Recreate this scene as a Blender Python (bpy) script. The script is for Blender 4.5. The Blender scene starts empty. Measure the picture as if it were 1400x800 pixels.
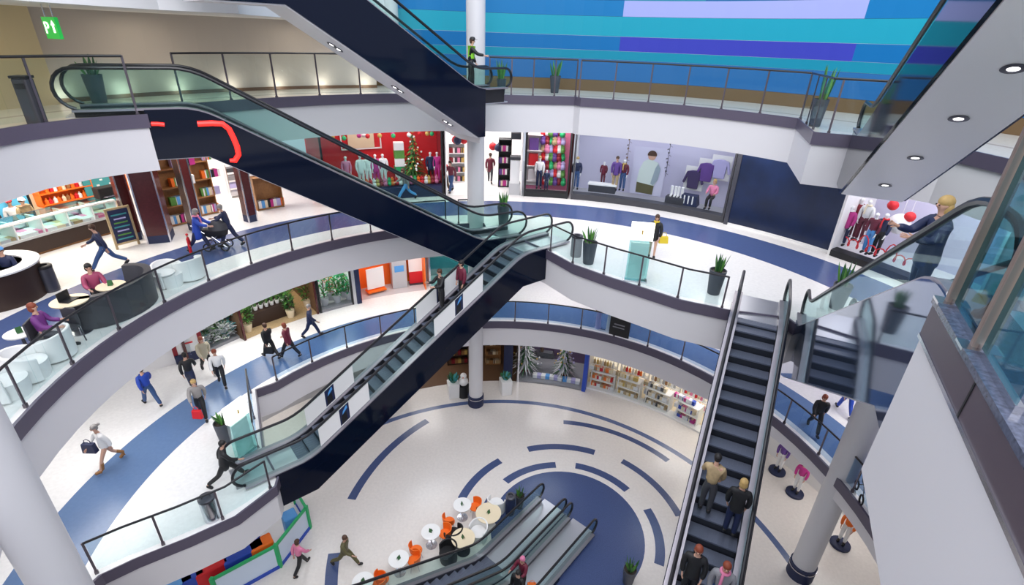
import bpy, bmesh, math, random
from mathutils import Vector, Matrix
random.seed(7)
S = bpy.context.scene
COL = S.collection
PI = math.pi
def rad(d): return d*PI/180
# ---------------------------------------------------------------- camera model
F = 700.0; TH = rad(26.4); ROLL = math.atan2(49, 1410); EYE = 17.4
cr, sr, ct, st = math.cos(ROLL), math.sin(ROLL), math.cos(TH), math.sin(TH)
def ray(px, py):
    dx, dy = px-700, py-400
    u = dx*cr+dy*sr; v = -dx*sr+dy*cr
    return (u, F*ct-v*st, -F*st-v*ct)
def at(px, py, z):                       # pixel -> the point of the level at height z
    r = ray(px, py); t = (z-EYE)/r[2]
    return Vector((r[0]*t, r[1]*t, z))
def proj(x, y, z):
    z -= EYE
    d = y*ct-z*st; v = (-y*st-z*ct)/d*F; u = x/d*F
    return (700+u*cr-v*sr, 400+u*sr+v*cr)
CX, CY = 0.15, 11.05                     # centre of the round atrium
L0, L1, L2, L3, L4 = 0.0, 5.0, 10.0, 15.25, 19.15
def pol(a, r, z=0.0): return Vector((CX+r*math.cos(a), CY+r*math.sin(a), z))
def ang(px, r, z):                       # angle on the circle of radius r where column px of the photo meets it
    lo, hi = rad(8), rad(172)
    for _ in range(50):
        m = (lo+hi)/2; p = pol(m, r)
        if proj(p.x, p.y, z)[0] > px: lo = m
        else: hi = m
    return (lo+hi)/2
# ---------------------------------------------------------------- materials
MATS = {}
def mat(name, col, rough=.5, metal=0., spec=.5, emit=None, es=0., bump=None, var=None, coat=0.):
    m = bpy.data.materials.new(name); m.use_nodes = True; MATS[name] = m
    nt = m.node_tree; b = nt.nodes['Principled BSDF']
    b.inputs['Base Color'].default_value = (*col, 1); b.inputs['Roughness'].default_value = rough
    b.inputs['Metallic'].default_value = metal; b.inputs['Specular IOR Level'].default_value = spec
    if coat: b.inputs['Coat Weight'].default_value = coat; b.inputs['Coat Roughness'].default_value = .04
    if emit: b.inputs['Emission Color'].default_value = (*emit, 1); b.inputs['Emission Strength'].default_value = es
    if var:                                # speckle: scale, amount
        tc = nt.nodes.new('ShaderNodeTexCoord'); n = nt.nodes.new('ShaderNodeTexNoise'); n.inputs['Scale'].default_value = var[0]
        n.inputs['Detail'].default_value = 4
        mx = nt.nodes.new('ShaderNodeMix'); mx.data_type = 'RGBA'
        mx.inputs[6].default_value = (*[c*(1-var[1]) for c in col], 1); mx.inputs[7].default_value = (*[min(1, c*(1+var[1])) for c in col], 1)
        nt.links.new(tc.outputs['Object'], n.inputs['Vector']); nt.links.new(n.outputs['Fac'], mx.inputs[0]); nt.links.new(mx.outputs[2], b.inputs['Base Color'])
    if bump:
        tc = nt.nodes.new('ShaderNodeTexCoord'); n = nt.nodes.new('ShaderNodeTexNoise'); n.inputs['Scale'].default_value = bump[0]
        bp = nt.nodes.new('ShaderNodeBump'); bp.inputs['Strength'].default_value = bump[1]
        nt.links.new(tc.outputs['Object'], n.inputs['Vector']); nt.links.new(n.outputs['Fac'], bp.inputs['Height']); nt.links.new(bp.outputs['Normal'], b.inputs['Normal'])
    return m
def glass(name, tint, refl=.12, extra=0.0):
    m = bpy.data.materials.new(name); m.use_nodes = True; MATS[name] = m
    nt = m.node_tree; nt.nodes.clear()
    o = nt.nodes.new('ShaderNodeOutputMaterial'); t = nt.nodes.new('ShaderNodeBsdfTransparent'); g = nt.nodes.new('ShaderNodeBsdfGlossy')
    t.inputs['Color'].default_value = (*tint, 1); g.inputs['Roughness'].default_value = .03; g.inputs['Color'].default_value = (.9, .95, 1, 1)
    lw = nt.nodes.new('ShaderNodeFresnel'); lw.inputs['IOR'].default_value = 1.45
    ml = nt.nodes.new('ShaderNodeMath'); ml.operation = 'MULTIPLY_ADD'; ml.inputs[1].default_value = refl*6; ml.inputs[2].default_value = extra; ml.use_clamp = True
    mx = nt.nodes.new('ShaderNodeMixShader')
    ge = nt.nodes.new('ShaderNodeNewGeometry'); iv = nt.nodes.new('ShaderNodeMath'); iv.operation = 'SUBTRACT'; iv.inputs[0].default_value = 1; nt.links.new(ge.outputs['Backfacing'], iv.inputs[1]); m2 = nt.nodes.new('ShaderNodeMath'); m2.operation = 'MULTIPLY'
    nt.links.new(lw.outputs[0], ml.inputs[0]); nt.links.new(ml.outputs[0], m2.inputs[0]); nt.links.new(iv.outputs[0], m2.inputs[1]); nt.links.new(m2.outputs[0], mx.inputs[0]); nt.links.new(t.outputs[0], mx.inputs[1]); nt.links.new(g.outputs[0], mx.inputs[2]); nt.links.new(mx.outputs[0], o.inputs[0])
    return m
def floor_mat(name, white, blue, r0, r1, rough=.22):
    """terrazzo with one ring of blue granite round the atrium"""
    m = mat(name, white, rough); nt = m.node_tree; b = nt.nodes['Principled BSDF']; N = nt.nodes.new; L = nt.links.new
    tc = N('ShaderNodeTexCoord'); sb = N('ShaderNodeVectorMath'); sb.operation = 'SUBTRACT'; sb.inputs[1].default_value = (CX, CY, 0)
    ml = N('ShaderNodeVectorMath'); ml.operation = 'MULTIPLY'; ml.inputs[1].default_value = (1, 1, 0)
    ln = N('ShaderNodeVectorMath'); ln.operation = 'LENGTH'
    L(tc.outputs['Object'], sb.inputs[0]); L(sb.outputs[0], ml.inputs[0]); L(ml.outputs[0], ln.inputs[0])
    c = N('ShaderNodeMath'); c.operation = 'COMPARE'; c.inputs[1].default_value = (r0+r1)/2; c.inputs[2].default_value = (r1-r0)/2; L(ln.outputs['Value'], c.inputs[0])
    n = N('ShaderNodeTexNoise'); n.inputs['Scale'].default_value = 9; n.inputs['Detail'].default_value = 6; L(tc.outputs['Object'], n.inputs['Vector'])
    mr = N('ShaderNodeMapRange'); mr.inputs[1].default_value = .3; mr.inputs[2].default_value = .7; mr.inputs[3].default_value = .90; mr.inputs[4].default_value = 1.04; L(n.outputs['Fac'], mr.inputs[0])
    mx = N('ShaderNodeMix'); mx.data_type = 'RGBA'; mx.inputs[6].default_value = (*white, 1); mx.inputs[7].default_value = (*blue, 1); L(c.outputs[0], mx.inputs[0])
    mu = N('ShaderNodeMix'); mu.data_type = 'RGBA'; mu.blend_type = 'MULTIPLY'; mu.inputs[0].default_value = .6; L(mx.outputs[2], mu.inputs[6]); L(mr.outputs[0], mu.inputs[7]); L(mu.outputs[2], b.inputs['Base Color'])
    return m
WHITE = (.80, .79, .80)
mat('fascia', (.71, .69, .71), .5); mat('paint', WHITE, .5); mat('ceil', (.78, .77, .78), .6); mat('column', (.64, .63, .65), .4)
mat('curb', (.10, .085, .125), .35); mat('rail_black', (.012, .012, .016), .3); mat('post', (.16, .14, .16), .3, .7)
mat('steel', (.62, .62, .66), .22, 1.0); mat('deck', (.34, .31, .35), .3, .6); mat('steel_dark', (.09, .09, .11), .35, .6)
mat('truss', (.003, .006, .018), .07, 0, .24); mat('truss_mirror', (.10, .15, .26), .05, .85); mat('truss_edge', (.25, .25, .30), .3, .6)
mat('soffit', (.90, .89, .92), .3, 0, .5)
mat('step', (.13, .145, .20), .35, .3, var=(60, .25)); mat('riser', (.012, .014, .022), .45); mat('comb', (.60, .61, .66), .3, .8, bump=(120, .2))
glass('glass', (.92, .97, .97), .12); glass('glass_esc', (.84, .94, .92), .14, .01); glass('glass_deep', (.36, .62, .70), .08, .03); glass('glass_shop', (.95, .97, .98), .05); glass('glass_teal', (.66, .90, .88), .2, .06)
glass('glass_blue', (.80, .88, .95), .14, .0)
floor_mat('floor_ground', (.78, .73, .69), (.09, .13, .27), 10.75, 11.02)
floor_mat('floor_one', (.84, .83, .82), (.115, .195, .36), 11.1, 12.8); floor_mat('floor_two', (.84, .82, .80), (.065, .10, .235), 12.0, 14.25); floor_mat('floor_three', (.72, .68, .60), (.5, .45, .4), 12.9, 13.1)
mat('granite_blue', (.052, .080, .195), .25, var=(30, .35)); mat('granite_speck', (.075, .085, .13), .2, var=(28, .95)); mat('bronze', (.26, .19, .16), .45, .4); mat('brown_panel', (.10, .075, .095), .4, .2)
for nm, c in dict(black=(.01, .01, .012), navy=(.012, .02, .07), darkgrey=(.05, .05, .06), grey=(.25, .25, .27), lgrey=(.5, .5, .52), white=(.85, .84, .83), cream=(.80, .68, .48), tan=(.45, .33, .18), brown=(.12, .06, .03), dkbrown=(.035, .016, .010),
                  marble=(.075, .012, .012), red=(.65, .012, .02), dkred=(.25, .01, .02), orange=(.90, .17, .012), yellow=(.75, .55, .03), green=(.03, .20, .03), leaf=(.03, .13, .035), leaf2=(.10, .28, .05), lime=(.35, .6, .05), teal=(.05, .30, .32), pink=(.75, .22, .38), magenta=(.55, .03, .25), purple=(.12, .05, .26), dkviolet=(.16, .03, .20), dkpink=(.35, .05, .12), dkpurple=(.05, .03, .11),
                  blue=(.02, .07, .45), sky=(.10, .35, .75), denim=(.03, .08, .22), olive=(.10, .09, .035), hivis=(.30, .75, .04), skin=(.62, .36, .26), lavender=(.45, .42, .70), burgundy=(.15, .012, .035), blond=(.50, .33, .12), hairbrown=(.07, .03, .015), hairred=(.25, .05, .02), hairgrey=(.30, .28, .27), hairblack=(.012, .01, .01), wood=(.33, .15, .05), beige=(.56, .50, .36), gold=(.6, .4, .1), potgrey=(.06, .065, .085), soil=(.03, .02, .012), kgreen=(.02, .42, .14)).items():
    mat(nm, c, .25 if nm == 'marble' else .55, var=(14, .35) if nm in ('marble', 'wood', 'tan', 'leaf', 'leaf2', 'hairbrown', 'blond') else None)
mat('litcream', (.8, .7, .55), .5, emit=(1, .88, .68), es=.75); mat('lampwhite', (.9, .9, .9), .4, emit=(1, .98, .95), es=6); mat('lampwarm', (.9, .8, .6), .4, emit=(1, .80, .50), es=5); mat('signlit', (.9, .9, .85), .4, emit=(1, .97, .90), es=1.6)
mat('signgreen', (.02, .5, .08), .4, emit=(.02, .9, .10), es=.30); mat('neon_reflection', (.8, .02, .02), .4, emit=(1, .03, .02), es=1.6)
# ---------------------------------------------------------------- mesh builder
class MB:
    def __init__(s): s.v = []; s.f = []; s.m = []
    def add(s, vs, fs, m=0):
        o = len(s.v); s.v += [tuple(v) for v in vs]; s.f += [tuple(i+o for i in f) for f in fs]; s.m += [m]*len(fs); return s
    def box(s, c, d, rz=0, m=0, taper=1.0):
        x, y, z = d[0]/2, d[1]/2, d[2]/2; cc, ss = math.cos(rz), math.sin(rz); vs = []
        for k, q in ((-z, 1.0), (z, taper)):
            for a, b in ((-x, -y), (x, -y), (x, y), (-x, y)):
                a *= q; b *= q
                vs.append((c[0]+a*cc-b*ss, c[1]+a*ss+b*cc, c[2]+k))
        return s.add(vs, [(3, 2, 1, 0), (4, 5, 6, 7), (0, 1, 5, 4), (1, 2, 6, 5), (2, 3, 7, 6), (3, 0, 4, 7)], m)
    def prism(s, poly, z0, z1, m=0, ms=None):
        n = len(poly); vs = [(p[0], p[1], z0) for p in poly]+[(p[0], p[1], z1) for p in poly]
        s.add(vs, [tuple(range(n-1, -1, -1)), tuple(range(n, 2*n))], m)
        return s.add(vs, [(i, (i+1) % n, n+(i+1) % n, n+i) for i in range(n)], m if ms is None else ms)
    def sheet(s, poly, y0, y1, m=0):      # polygon in (x, z), thick in y
        n = len(poly); vs = [(p[0], y0, p[1]) for p in poly]+[(p[0], y1, p[1]) for p in poly]
        return s.add(vs, [tuple(range(n)), tuple(range(2*n-1, n-1, -1))]+[((i+1) % n, i, n+i, n+(i+1) % n) for i in range(n)], m)
    def arcbox(s, r0, r1, a0, a1, z0, z1, n=None, m=0):
        if a1 < a0: a0, a1 = a1, a0
        n = n or max(1, int((a1-a0)*r1/.8)); vs = []
        for i in range(n+1):
            a = a0+(a1-a0)*i/n
            for r, z in ((r0, z0), (r1, z0), (r1, z1), (r0, z1)): vs.append(pol(a, r, z))
        fs = [(0, 1, 2, 3), tuple(4*n+k for k in (3, 2, 1, 0))]
        for i in range(n):
            for k in range(4): fs.append((4*i+(k+1) % 4, 4*i+k, 4*i+4+k, 4*i+4+(k+1) % 4))
        return s.add(vs, fs, m)
    def tube(s, pts, r, n=8, m=0, closed=False):
        pts = [Vector(p) for p in pts]; N = len(pts); vs = []; up0 = Vector((0, 0, 1)); prev = None
        for i, p in enumerate(pts):
            if closed: t = pts[(i+1) % N]-pts[i-1]
            else: t = pts[min(i+1, N-1)]-pts[max(i-1, 0)]
            t.normalize()
            if prev is None:
                a = t.cross(up0 if abs(t.z) < .95 else Vector((1, 0, 0))).normalized()
            else:
                a = (prev-t*prev.dot(t)).normalized()
            prev = a; b = t.cross(a); rr = r[i] if isinstance(r, (list, tuple)) else r
            for k in range(n): vs.append(p+a*(rr*math.cos(2*PI*k/n))+b*(rr*math.sin(2*PI*k/n)))
        fs = [(i*n+k, i*n+(k+1) % n, ((i+1) % N)*n+(k+1) % n, ((i+1) % N)*n+k) for i in range(N if closed else N-1) for k in range(n)]
        if not closed: fs += [tuple(range(n-1, -1, -1)), tuple((N-1)*n+k for k in range(n))]
        return s.add(vs, fs, m)
    def lathe(s, prof, c=(0, 0, 0), n=20, m=0, sx=1., sy=1., caps=True):
        vs = []; N = len(prof)
        for r, z in prof:
            for k in range(n): vs.append((c[0]+sx*r*math.cos(2*PI*k/n), c[1]+sy*r*math.sin(2*PI*k/n), c[2]+z))
        fs = [(i*n+k, i*n+(k+1) % n, (i+1)*n+(k+1) % n, (i+1)*n+k) for i in range(N-1) for k in range(n)]
        if caps and prof[0][0] > 1e-4: fs.append(tuple(range(n-1, -1, -1)))
        if caps and prof[-1][0] > 1e-4: fs.append(tuple((N-1)*n+k for k in range(n)))
        return s.add(vs, fs, m)
    def ball(s, c, r, n=10, m=0, sc=(1, 1, 1)):
        k = n//2+1
        return s.lathe([(max(r*math.sin(PI*i/k), 1e-5)*1.0, -r*math.cos(PI*i/k)*sc[2]) for i in range(k+1)], c, n, m, sc[0], sc[1])
    def leaf(s, base, tip, w, bend=(0, 0, 0), m=0, n=5):
        b, t = Vector(base), Vector(tip); d = (t-b); side = d.cross(Vector((.3, .2, 1)) if abs(d.normalized().z) < .9 else Vector((random.uniform(-1, 1), random.uniform(-1, 1), 0)))
        if side.length < 1e-6: side = Vector((1, 0, 0))
        side.normalize(); nn = d.cross(side).normalized(); vs = []
        for i in range(n+1):
            q = i/n; p = b+d*q+Vector(bend)*math.sin(PI*q); ww = w*max(.05, math.sin(PI*min(1, .18+.82*q)))
            vs += [p-side*ww, p+nn*ww*.25, p+side*ww, p-nn*ww*.12]
        fs = []
        for i in range(n):
            for k in range(4): fs.append((4*i+k, 4*i+(k+1) % 4, 4*i+4+(k+1) % 4, 4*i+4+k))
        return s.add(vs, fs+[(3, 2, 1, 0), tuple(4*n+k for k in range(4))], m)
    def build(s, name, mats, parent=None, smooth=False, bevel=0):
        me = bpy.data.meshes.new(name); me.from_pydata(s.v, [], s.f); me.update()
        for q in (mats if isinstance(mats, (list, tuple)) else [mats]): me.materials.append(MATS[q])
        me.polygons.foreach_set('material_index', s.m)
        if smooth:
            me.polygons.foreach_set('use_smooth', [True]*len(s.f))
            me.set_sharp_from_angle(angle=rad(40))
        o = bpy.data.objects.new(name, me); COL.objects.link(o)
        if parent: o.parent = parent
        if bevel:
            b = o.modifiers.new('b', 'BEVEL'); b.width = bevel; b.segments = 2; b.limit_method = 'ANGLE'
        return o
def tag(o, label, cat, group=None):
    o['label'] = label; o['category'] = cat
    if group: o['group'] = group
    return o
def thing(name, label, cat, loc=(0, 0, 0), rz=0, group=None):
    o = bpy.data.objects.new(name, None); COL.objects.link(o); o.location = loc; o.rotation_euler = (0, 0, rz); o.empty_display_size = .2
    return tag(o, label, cat, group)
def struct(name, mb, mats, smooth=False, parent=None):
    o = mb.build(name, mats, parent, smooth)
    if not parent: o['kind'] = 'structure'
    return o
def dup(root, loc, rz, label, group=None):
    r = root.copy(); COL.objects.link(r); r.location = loc; r.rotation_euler = (0, 0, rz); r['label'] = label
    if group: r['group'] = group
    for ch in list(root.children):
        c = ch.copy(); COL.objects.link(c); c.parent = r
        for g in list(ch.children):
            d = g.copy(); COL.objects.link(d); d.parent = c
    return r
# ---------------------------------------------------------------- storeys
def outline(ins, r_out=24.0):
    return ins, [pol(math.atan2(p[1]-CY, p[0]-CX), r_out) for p in ins]
def arc(r, a0, a1, n=None):
    n = n or max(2, int(abs(a1-a0)/4)); return [tuple(pol(rad(a0+(a1-a0)*i/n), r))[:2] for i in range(n+1)]
def slab(name, ins, z, th, fm, band=.30, r_out=24.0, closed=True, fas='fascia', zb=None, zbf=None):
    """floor top, dark edge band, white fascia and white ceiling below, as one slab with the atrium left open"""
    _, out = outline(ins, r_out); n = len(ins); m = MB(); zb = z-th if zb is None else zb
    rng = range(n) if closed else range(n-1)
    lo_ = (lambda p: zb) if zbf is None else (lambda p: z-zbf(math.degrees(math.atan2(p[1]-CY, p[0]-CX))))
    def q(a, b, za, zb2, k):
        fa = lambda i: lo_(ins[i]) if za is None else za
        fb = lambda i: lo_(ins[i]) if zb2 is None else zb2
        for i in rng:
            j = (i+1) % n
            m.add([(a[i][0], a[i][1], fa(i)), (a[j][0], a[j][1], fa(j)), (b[j][0], b[j][1], fb(j)), (b[i][0], b[i][1], fb(i))], [(0, 1, 2, 3)], k)
    def push(p, d): v = Vector((CX-p[0], CY-p[1])); v.normalize(); return (p[0]+v.x*d, p[1]+v.y*d)
    lip = [push(p, .07) for p in ins]
    q(out, ins, z, z, 0); q(ins, lip, z+.07, z+.07, 1); q(ins, ins, z, z+.07, 1); q(lip, lip, z+.07, z-band, 1); q(lip, ins, z-band, z-band, 1); q(ins, ins, z-band, None, 2); q(ins, out, None, zb, 3); q(out, out, zb, z, 2)
    o = struct(name, m, [fm, 'curb', fas, 'ceil']); bm = bmesh.new(); bm.from_mesh(o.data); bmesh.ops.remove_doubles(bm, verts=bm.verts, dist=1e-4); bmesh.ops.recalc_face_normals(bm, faces=bm.faces); bm.to_mesh(o.data); bm.free()
    o.data.polygons.foreach_set('use_smooth', [True]*len(o.data.polygons)); o.data.set_sharp_from_angle(angle=rad(32)); return o
RV = 10.65
in1 = [(-10.08, 8.16), (-9.54, 8.62), (-8.55, 9.29), (-7.62, 10.03), (-6.98, 11.15), (-7.05, 11.5), (-8.03, 12.65), (-9.70, 15.75)]
ring1 = arc(RV, 151, -40)
in1_all = in1+ring1+[(5.1, 3.2), (3.95, 3.85), (2.3, 4.65), (1.3, 3.9)]+arc(RV+.8, 270, 242)+[(-4.35, 3.75), (-6.95, 5.9), (-8.2, 6.2), (-10.3, 7.3)]
slab('floor', in1_all, L1, 1.2, 'floor_one', zbf=lambda a: 1.3 if a > 45 or a < -60 else (.78 if -40 < a < 22 else .78+.52*max((a-22)/23, (-40-a)/20)))
in2 = arc(RV, 205, 98)+[(-1.15, 20.75), (-.32, 19.52), (.28, 19.78), (1.33, 18.62), (2.24, 17.27), (3.46, 16.22), (4.3, 15.59), (5.44, 14.70), (6.75, 14.12), (8.42, 13.76), (8.5, 13.35), (9.9, 13.2)]+arc(RV+.25, 8, -130)
slab('floor', in2, L2, 1.4, 'floor_two')
in3 = arc(11.3, 205, 176)+[(-11.05, 12.0), (-10.78, 12.85), (-10.35, 13.45), (-9.78, 13.97), (-10.65, 15.2)]+arc(11.5, 155, 106)+[(-2.27, 20.48), (-1.38, 19.52), (-1.60, 22.3)]+[(.5, 22.45), (2.33, 22.67)]+arc(11.5, 78, 37)+[(8.31, 14.95), (9.75, 14.35)]+arc(11.0, 12, -8)
slab('floor', in3, L3, 1.4, 'floor_three', band=.27, closed=False)
# right hand landing of level three, close to the viewpoint
m = MB(); lp = [(3.98, 4.32), (2.87, 1.97), (2.2, .55), (9, -2), (14, 2), (11.6, 8.2), (5.5, 3.58)]
m.prism(lp, 13.2, 14.97, 0); m.prism(lp, 14.97, L3, 2)
mat('landing_floor', (.58, .50, .26), .25, var=(3, .3)); struct('floor', m, ['fascia', 'fascia', 'landing_floor'])
n_ = Vector((-.903, .43))
def off(p, d): return (p[0]+n_.x*d, p[1]+n_.y*d)
m = MB(); a, b = (3.98, 4.32), (2.2, .55)
m.prism([off(a, .03), off(b, .03), off(b, -.03), off(a, -.03)], 14.93, 14.97, 0); struct('trim_1', m, 'steel')
m = MB(); m.prism([off(a, .02), off(b, .02), off(b, -.05), off(a, -.05)], 14.97, 15.30, 0)
for t in (.33, .66): 
    p = (a[0]+(b[0]-a[0])*t, a[1]+(b[1]-a[1])*t); m.prism([off(p, .026), off((p[0]-.012, p[1]-.024), .026), off((p[0]-.012, p[1]-.024), 0), off(p, 0)], 14.97, 15.30, 1)
struct('trim_2', m, ['brown_panel', 'black'])
m = MB(); m.prism([off(a, .04), off(b, .04), off(b, -.50), off(a, -.50)], 15.30, 15.36, 0); struct('trim_3', m, 'granite_speck')
# level four, top left: slab over the beige gallery
in4 = [(-6.95, 16.65), (-7.75, 15.85)]+[tuple(pol(rad(x), 10.2))[:2] for x in (158, 166, 176, 188, 200)]
in4 = [tuple(pol(rad(112), 15.2))[:2], tuple(pol(rad(118), 14.2))[:2], (-8.0, 17.2)]+in4[1:]
slab('floor', in4, L4, 1.38, 'floor_three', band=.02, closed=False, fas='paint')
# ground floor with its granite inlays
m = MB(); N = 72
for i in range(N):
    a0, a1 = 2*PI*i/N, 2*PI*(i+1)/N
    m.add([pol(a0, .01), pol(a0, 26), pol(a1, 26)], [(0, 1, 2)], 0)
GX, GY = 2.51, 14.07
def inlay(r0, r1, a0, a1, n=24, c=(GX, GY)):
    for i in range(n):
        x0, x1 = rad(a0+(a1-a0)*i/n), rad(a0+(a1-a0)*(i+1)/n)
        m.add([(c[0]+r*math.cos(x), c[1]+r*math.sin(x), .004) for r, x in ((r0, x0), (r1, x0), (r1, x1), (r0, x1))], [(0, 1, 2, 3)], 1)
inlay(.01, 3.03, 0, 360, 64)
for q in ((3.25, 3.6, 94, 137), (3.30, 3.66, 37, 79), (3.42, 3.78, -23, 18), (3.13, 3.56, 157, 174), (4.34, 4.70, 128, 163), (4.42, 4.78, 69, 109), (4.60, 4.92, 10, 53), (6.22, 6.52, 38, 87), (8.78, 9.14, 137, 173), (8.68, 9.12, -171, -150)): inlay(*q)
struct('floor', m, ['floor_ground', 'granite_blue'])
# ---------------------------------------------------------------- columns
def column(x, y, z0, z1, r, base):
    m = MB()
    pr = [(r, z0), (r, z1)]
    m.lathe(pr, (x, y, 0), 32, 0)
    if base:
        m.lathe([(r+.05, 0), (r+.05, .42), (r+.03, .44)], (x, y, z0), 32, 1); m.lathe([(r+.06, .46), (r+.06, .50)], (x, y, z0), 32, 2); m.lathe([(r+.05, .52), (r+.05, .62), (r+.02, .64)], (x, y, z0), 32, 1)
    o = struct('column', m, ['column', 'navy', 'steel'], True); return o
column(-1.71, 21.65, 0, 24, .36, True)
column(10.98, 12.5, 0, L2+1.1, .40, True)
p = at(84, 800, L1)*.76; column(p.x, p.y, 0, L4, .40, True)
column(-5.6, 24.9, L3, 24, .3, False)
# ---------------------------------------------------------------- level-three walls
m = MB(); rb = 15.7
cols = [(.008, .18, .44), (.014, .33, .45), (.006, .15, .40), (.010, .25, .37), (.025, .14, .36), (.16, .10, .05), (.045, .055, .42), (.36, .40, .75), (.015, .24, .50)]
for i, c in enumerate(cols): mat('panel%d' % i, c, .4, spec=.2)
zs = [L3, 15.75, 16.65, 17.02, 17.62, 18.42, 19.05, 20, 21, 22.5, 24]
sq = {0: [5]*6, 1: [4, 4, 4, 4, 4, 4], 2: [3, 3, 3, 3, 3, 3], 3: [2, 2, 6, 6, 6, 2], 4: [1, 1, 1, 1, 8, 1], 5: [0, 0, 7, 7, 6, 0], 6: [1, 2, 1, 0, 1, 2], 7: [2, 1, 0, 6, 1, 0], 8: [0, 7, 1, 2, 6, 1], 9: [1, 0, 2, 1, 0, 2]}
aa = [rad(14), ang(1170, rb, 17.5), ang(955, rb, 17.5), ang(848, rb, 17.5), ang(640, rb, 17.5), rad(108), rad(122)]
for k in range(len(zs)-1):
    for j in range(6):
        m.arcbox(rb, rb+.2, aa[j], aa[j+1], zs[k]+.004, zs[k+1]-.004, None, sq[k][[5, 4, 3, 2, 1, 0][j]] if False else sq[k][[5, 3, 2, 1, 0, 0][j]])
struct('wall_back', m, ['panel%d' % i for i in range(9)])
m = MB(); m.arcbox(14.7, 14.9, rad(116), rad(162), L3, L4-1.38, None, 0); m.arcbox(14.66, 14.71, rad(116), rad(200), L3, L3+.12, None, 2); m.arcbox(14.4, 14.6, rad(161), rad(215), L3, L4-1.38, None, 1)
mat('beige_wall', (.46, .40, .36), .6); mat('yellow_wall', (.62, .50, .30), .6); struct('wall_left', m, ['beige_wall', 'yellow_wall', 'brown'])
# ---------------------------------------------------------------- railings
def railing(label, pts, z, h=1.1, step=1.5, gm='glass', group=None, ends=True, post=.022, extra=(), fold=True):
    """pts: floor edge, slightly set back; one thing = handrail + glass panels + posts"""
    P = [Vector((p[0], p[1])) for p in pts]; t = thing('glass_railing', label, 'railing', (P[0].x, P[0].y, z), 0, group)
    o0 = Vector((P[0].x, P[0].y, 0)); T = 0; cum = [0]
    for i in range(1, len(P)): cum.append(cum[-1]+(P[i]-P[i-1]).length)
    def pt(s):
        for i in range(1, len(P)):
            if s <= cum[i] or i == len(P)-1:
                q = (s-cum[i-1])/max(1e-6, cum[i]-cum[i-1]); return P[i-1]+(P[i]-P[i-1])*q
    n = max(1, round(cum[-1]/step)); ss = [cum[-1]*i/n for i in range(n+1)]
    m = MB(); m.tube([(p.x-o0.x, p.y-o0.y, h) for p in P], .032, 8); m.build('handrail', 'rail_black', t, True)
    pm = MB(); pm.box((0, 0, h/2+.02), (post*2.4, post*1.2, h+.04)); pm.box((0, 0, .06), (.08, .06, .12)); src = None
    for i, s in enumerate(ss):
        a = pt(s); d = pt(min(cum[-1], s+.05))-pt(max(0, s-.05)); rz = math.atan2(d.y, d.x)
        if src is None: o = src = pm.build('post', 'post', t)
        else: o = src.copy(); COL.objects.link(o); o.parent = t
        o.location = (a.x-o0.x, a.y-o0.y, -.02); o.rotation_euler = (0, 0, rz)
    for i in range(n):
        g = MB(); k = max(1, int((ss[i+1]-ss[i])/.5)); L = [pt(ss[i]+.04+(ss[i+1]-ss[i]-.08)*j/k) for j in range(k+1)]
        for j in range(k):
            a, b = L[j], L[j+1]; d = (b-a).normalized(); nn = Vector((-d.y, d.x))*.006
            q = [a+nn, b+nn, b-nn, a-nn]; g.prism([(v.x-o0.x, v.y-o0.y) for v in q], .11, h-.05)
        g.build('glass_panel', gm, t)
    return t
def inset(pts, d=.10): 
    r = []
    for p in pts:
        v = Vector((p[0]-CX, p[1]-CY)); v.normalize(); r.append((p[0]+v.x*d, p[1]+v.y*d))
    return r
railing('long curved glass railing along the left edge of the second level beside the lounge seats', inset(arc(RV, 202, 107)), L2, 1.1, 1.55)
railing('glass railing on the second-level landing from the middle escalator to the long right escalator', inset([(1.42, 18.5), (2.24, 17.27), (3.46, 16.22), (4.3, 15.59), (5.44, 14.70), (6.5, 14.22)]), L2, 1.1, 1.5)
railing('short glass railing behind the round column on the second level', inset([tuple(pol(rad(x), RV))[:2] for x in (104, 101, 99)]), L2, 1.1, 1.0)
railing('curved glass railing around the far side of the first level above the bright ground-floor shops', inset(arc(RV, 150, -22)), L1, 1.1, 1.6, 'glass_blue')
railing('straight glass railing on the first level in the lower left corner, past the steel bin', [(-10.2, 8.25), (-9.6, 8.74), (-8.63, 9.4), (-7.72, 10.12), (-7.08, 11.1)], L1, 1.1, 1.35)
railing('glass railing between the lit information pillar and the escalator on the first level', [(-9.78, 15.6), (-8.2, 12.75)], L1, 1.1, 1.6, 'glass_blue')
railing('glass railing beside the dark bin on the third level at upper left', inset(arc(11.3, 203, 176)+[(-11.05, 12.0), (-10.78, 12.85), (-10.35, 13.45), (-9.86, 13.9)]), L3, 1.45, 2.2)
railing('glass railing of the beige gallery on the third level behind the left escalator', inset(arc(11.5, 153, 107)), L3, 1.45, 1.55)
railing('straight glass railing on the third level between the column and the potted plant', inset([(-1.2, 22.42), (.5, 22.45), (2.33, 22.67)]), L3, 1.45, 1.0)
railing('curved glass railing on the third level in front of the blue striped wall', inset(arc(11.5, 78.5, 37)), L3, 1.45, 1.35)
railing('corner glass railing at the right end of the third level beside the tall plant', inset([(9.3, 17.9), (8.42, 15.05), (9.6, 14.5)]), L3, 1.45, 1.0)
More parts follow.
